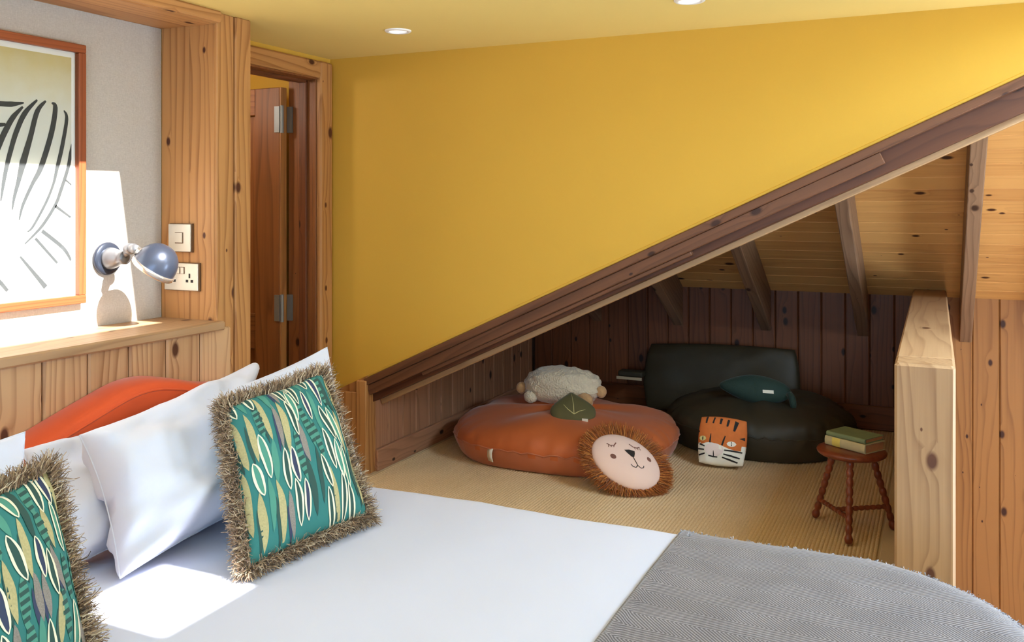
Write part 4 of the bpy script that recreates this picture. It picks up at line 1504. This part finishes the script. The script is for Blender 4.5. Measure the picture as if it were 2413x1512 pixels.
# ------------------------------------------------------------------ niche things
def picture():
    y0, y1, z0, z1 = 1.38, 2.018, 0.884, 1.698
    xb = -2.462
    root = thing('framed_picture', 'framed black brush drawing of curved stripes on pale paper in the niche', 'picture', (xb, (y0 + y1) / 2, z0))
    fw, fd = 0.026, 0.030
    yc, zc = (y0 + y1) / 2, (z0 + z1) / 2
    for zz in (z0 + fw / 2, z1 - fw / 2):
        plank('frame_bar', (xb + fd / 2, y0, zz), (xb + fd / 2, y1, zz), (0, 0, fw), (fd, 0, 0), 'frame_wood', root, 0.002)
    for yy in (y0 + fw / 2, y1 - fw / 2):
        plank('frame_bar', (xb + fd / 2, yy, z0 + fw), (xb + fd / 2, yy, z1 - fw), (0, fw, 0), (fd, 0, 0), 'frame_wood', root, 0.002)
    part('mount', *box_vf(xb, xb + 0.010, y0 + 0.01, y1 - 0.01, z0 + 0.01, z1 - 0.01), 'mat_board', root, smooth=False)
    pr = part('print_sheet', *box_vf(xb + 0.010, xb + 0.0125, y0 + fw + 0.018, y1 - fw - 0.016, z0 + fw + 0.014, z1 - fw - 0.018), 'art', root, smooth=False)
    S = lambda a, b, off: V((xb + 0.0128 + off, a, b))
    P = Print(S)
    def grid_raw(rows, m, lift):
        mi = P.mi(m)
        n0, w_ = len(P.v), len(rows[0])
        for r in rows:
            for (a, b) in r:
                P.v.append(V((xb + 0.0128 + lift, min(a, y1 - fw - 0.016), b)))
        for j in range(len(rows) - 1):
            for i in range(w_ - 1):
                q = n0 + j * w_ + i
                P.f.append((q, q + 1, q + w_ + 1, q + w_))
                P.fm.append(mi)
    P.grid = lambda rows, m, lift=None: grid_raw(rows, m, 0.0004 if lift is None else lift)
    st = [
        ([(1.42, 1.42), (1.55, 1.47), (1.65, 1.485), (1.738, 1.487), (1.773, 1.489), (1.813, 1.497)], [.004, .012, .014, .015, .016, .004]),
        ([(1.56, 1.40), (1.66, 1.42), (1.738, 1.426), (1.755, 1.43)], [.006, .012, .012, .006]),
        ([(1.81, 1.485), (1.779, 1.452), (1.755, 1.411), (1.735, 1.368), (1.71, 1.30), (1.69, 1.20)], [.006, .016, .018, .018, .014, .006]),
        ([(1.857, 1.51), (1.816, 1.466), (1.788, 1.407), (1.77, 1.35), (1.758, 1.305), (1.749, 1.261), (1.74, 1.205)], [.006, .016, .016, .015, .014, .012, .004]),
        ([(1.886, 1.51), (1.857, 1.475), (1.835, 1.399), (1.81, 1.318), (1.795, 1.262), (1.782, 1.216), (1.776, 1.18)], [.006, .016, .017, .022, .014, .010, .004]),
        ([(1.906, 1.506), (1.919, 1.493), (1.906, 1.416), (1.87, 1.309), (1.841, 1.257), (1.81, 1.194), (1.798, 1.149)], [.004, .016, .018, .018, .012, .010, .004]),
        ([(1.949, 1.487), (1.959, 1.461), (1.942, 1.371), (1.926, 1.311), (1.912, 1.258), (1.886, 1.2), (1.844, 1.131), (1.825, 1.114)], [.003, .012, .014, .013, .009, .009, .008, .004]),
        ([(1.977, 1.385), (1.973, 1.355), (1.963, 1.307), (1.939, 1.241), (1.919, 1.194), (1.873, 1.13), (1.816, 1.078)], [.003, .012, .012, .012, .011, .010, .004]),
        ([(1.956, 1.271), (1.977, 1.256)], [.006, .004]), ([(1.919, 1.191), (1.973, 1.155)], [.009, .006]),
        ([(1.873, 1.116), (1.946, 1.061), (1.975, 1.02)], [.012, .012, .008]), ([(1.851, 1.094), (1.926, 1.015)], [.009, .008]),
        ([(1.801, 1.042), (1.886, 0.944)], [.006, .016]), ([(1.70, 1.01), (1.738, 0.971), (1.761, 0.944)], [.006, .012, .010]),
        ([(1.62, 1.38), (1.60, 1.25), (1.58, 1.10)], [.006, .016, .006]), ([(1.53, 1.40), (1.51, 1.28), (1.50, 1.15)], [.006, .016, .006])]
    for pts, wd in st:
        sm = []
        for i in range(len(pts) - 1):
            p0, p1, p2, p3 = pts[max(i - 1, 0)], pts[i], pts[i + 1], pts[min(i + 2, len(pts) - 1)]
            for k in range(5):
                t = k / 5
                sm.append(tuple(0.5 * ((2 * p1[j]) + (-p0[j] + p2[j]) * t + (2 * p0[j] - 5 * p1[j] + 4 * p2[j] - p3[j]) * t * t + (-p0[j] + 3 * p1[j] - 3 * p2[j] + p3[j]) * t ** 3) for j in (0, 1)))
        sm.append(pts[-1])
        P.stroke(sm, wd, 'art_ink', sub=1)
    o = P.build('brush_strokes', pr)
    part('glass_pane', [(xb + 0.0225, y0 + 0.02, z0 + 0.02), (xb + 0.0225, y1 - 0.02, z0 + 0.02), (xb + 0.0225, y1 - 0.02, z1 - 0.02), (xb + 0.0225, y0 + 0.02, z1 - 0.02)], [(0, 1, 2, 3)], 'glass', root, smooth=False)
picture()

def wall_lamp():
    xb = -2.462
    c = V((xb, 2.118, 1.018))
    root = thing('wall_lamp', 'blue-grey metal swivel reading lamp on the niche wall beside the picture', 'lamp', c)
    X = V((1, 0, 0))
    part('wall_plate', *lathe([(0.0, 0.052), (0.004, 0.054), (0.010, 0.054), (0.014, 0.050), (0.016, 0.036)], c, X, 36), 'metal_lamp', root)
    d1 = V((1.0, 0.05, 0.06)).normalized()
    part('swivel_cone', *lathe([(0.010, 0.036), (0.022, 0.036), (0.040, 0.031), (0.055, 0.024), (0.066, 0.019), (0.074, 0.022), (0.084, 0.022), (0.088, 0.012)], c, d1, 24), 'metal_cast', root)
    kn = V((-2.352, 2.115, 1.052))
    part('knuckle', *blob(kn.x, kn.y, kn.z, 0.021, 0.021, 0.019, 0, nu=20, nv=14), 'metal_cast', root)
    part('knuckle_pin', *tube([c + d1 * 0.072, kn], [0.010, 0.011], 10), 'metal_cast', root)
    h = V((-2.262, 2.128, 0.992))                   # middle of the shade's opening
    ax = V((-0.50, -0.27, -0.82)).normalized()       # the way the lamp points
    neck = h - ax * 0.055 + V((-0.060, -0.052, 0.016))
    part('arm', *tube([kn, (kn + neck) / 2 + V((0, 0, 0.003)), neck], [0.011, 0.016, 0.013], 12), 'metal_cast', root)
    part('neck_bracket', *tube([neck, neck + (h - ax * 0.03 - neck) * 0.5, h - ax * 0.020 + (neck - h).normalized() * 0.055], [0.012, 0.010, 0.008], 10), 'chrome', root)
    R = 0.069
    prof = [(-0.082, 0.001), (-0.0815, 0.013), (-0.078, 0.027), (-0.070, 0.040), (-0.058, 0.052), (-0.042, 0.0615), (-0.022, 0.067), (-0.004, R)]
    sh = part('shade', *lathe(prof, h, ax, 40, cap=False), 'metal_lamp', root)
    inn = [(a + 0.002, max(r - 0.002, 0.0005)) for a, r in prof]
    part('shade_lining', *lathe(inn, h, ax, 40, cap=False), 'lamp_inside', sh)
    part('rim', *lathe([(-0.006, R - 0.002), (-0.006, R + 0.003), (0.000, R + 0.005), (0.004, R + 0.003), (0.008, R + 0.004), (0.012, R + 0.001), (0.012, R - 0.003), (-0.006, R - 0.003)], h, ax, 40, cap=False), 'chrome', sh)
    part('bulb', *blob((h - ax * 0.03).x, (h - ax * 0.03).y, (h - ax * 0.03).z, 0.022, 0.022, 0.026, 0, nu=18, nv=12), 'lamp_inside', root)
wall_lamp()

def plate(name, label, x0, x1, z0, z1, kind):
    yb = 2.352
    root = thing(name, label, 'switch' if kind == 'switch' else 'socket', ((x0 + x1) / 2, yb, z0))
    o = part('back_box', *box_vf(x0 + 0.002, x1 + 0.004, yb - 0.008, yb + 0.001, z0 - 0.002, z1 + 0.002), 'plate_edge', root, smooth=False)
    o = part('face_plate', *box_vf(x0, x1, yb - 0.013, yb - 0.008, z0, z1), 'plate', root, smooth=False)
    bevel(o, 0.002, 2)
    yf = yb - 0.013
    cx, cz = (x0 + x1) / 2, (z0 + z1) / 2
    if kind == 'switch':
        part('rocker_recess', *box_vf(cx - 0.019, cx + 0.019, yf - 0.0006, yf, cz - 0.019, cz + 0.019), 'plate_edge', o, smooth=False)
        b = part('rocker', *box_vf(cx - 0.017, cx + 0.016, yf - 0.004, yf - 0.0006, cz - 0.016, cz + 0.017), 'plate', o, smooth=False)
    else:
        for s_ in (-1, 1):
            px = cx + s_ * 0.040
            for (dx, dz, w_, h_) in ((0, 0.004, 0.0035, 0.008), (-0.011, -0.014, 0.0055, 0.0045), (0.011, -0.014, 0.0055, 0.0045)):
                part('pin_slot', *box_vf(px + dx - w_, px + dx + w_, yf - 0.0007, yf, cz + dz - h_, cz + dz + h_), 'socket_hole', o, smooth=False)
            sx = cx + s_ * 0.0095
            part('rocker_recess', *box_vf(sx - 0.0085, sx + 0.0085, yf - 0.0006, yf, cz + 0.010, cz + 0.034), 'plate_edge', o, smooth=False)
            part('rocker', *box_vf(sx - 0.0070, sx + 0.0062, yf - 0.004, yf - 0.0006, cz + 0.0115, cz + 0.0325), 'plate', o, smooth=False)
plate('light_switch', 'single square metal light switch on the pine reveal', -2.417, -2.316, 1.032, 1.127, 'switch')
plate('wall_socket', 'double metal wall socket below the light switch, partly behind the lamp', -2.435, -2.283, 0.899, 0.992, 'socket')

def downlight(label, x, y):
    root = thing('downlight', label, 'ceiling light', (x, y, ZC), 'recessed ceiling downlights')
    part('trim_ring', *lathe([(0.002, 0.050), (-0.003, 0.050), (-0.006, 0.046), (-0.006, 0.036), (-0.002, 0.034), (0.0, 0.034)], (x, y, ZC), (0, 0, 1), 40, cap=False), 'white_metal', root)
    part('lens', *lathe([(-0.002, 0.036), (-0.0022, 0.02), (-0.0022, 0.0005)], (x, y, ZC), (0, 0, 1), 40, cap=False), 'lens', root)
downlight('round white recessed downlight in the mustard ceiling, the whole one', -1.831, 2.896)
downlight('round white recessed downlight cut off by the top picture edge', -0.712, 2.855)

# unseen lamp added in the passage to brighten the open door
def passage_fill():
    root = thing('passage_fill', 'added unseen fill lamp in the passage behind the open door', 'ceiling light', (-3.0, 2.75, ZC))
    part('fill_globe', *blob(-3.0, 2.75, ZC - 0.05, 0.07, 0.07, 0.05, 0, nu=20, nv=12), 'lens', root)
    l = bpy.data.lights.new('passage_fill_light', 'POINT')
    l.energy = 7.0
    l.color = (1.0, 0.9, 0.78)
    l.shadow_soft_size = 0.07
    lo_ = bpy.data.objects.new('passage_fill_light', l)
    C.objects.link(lo_)
    lo_.parent = root
    lo_.location = (0, 0, -0.13)
passage_fill()
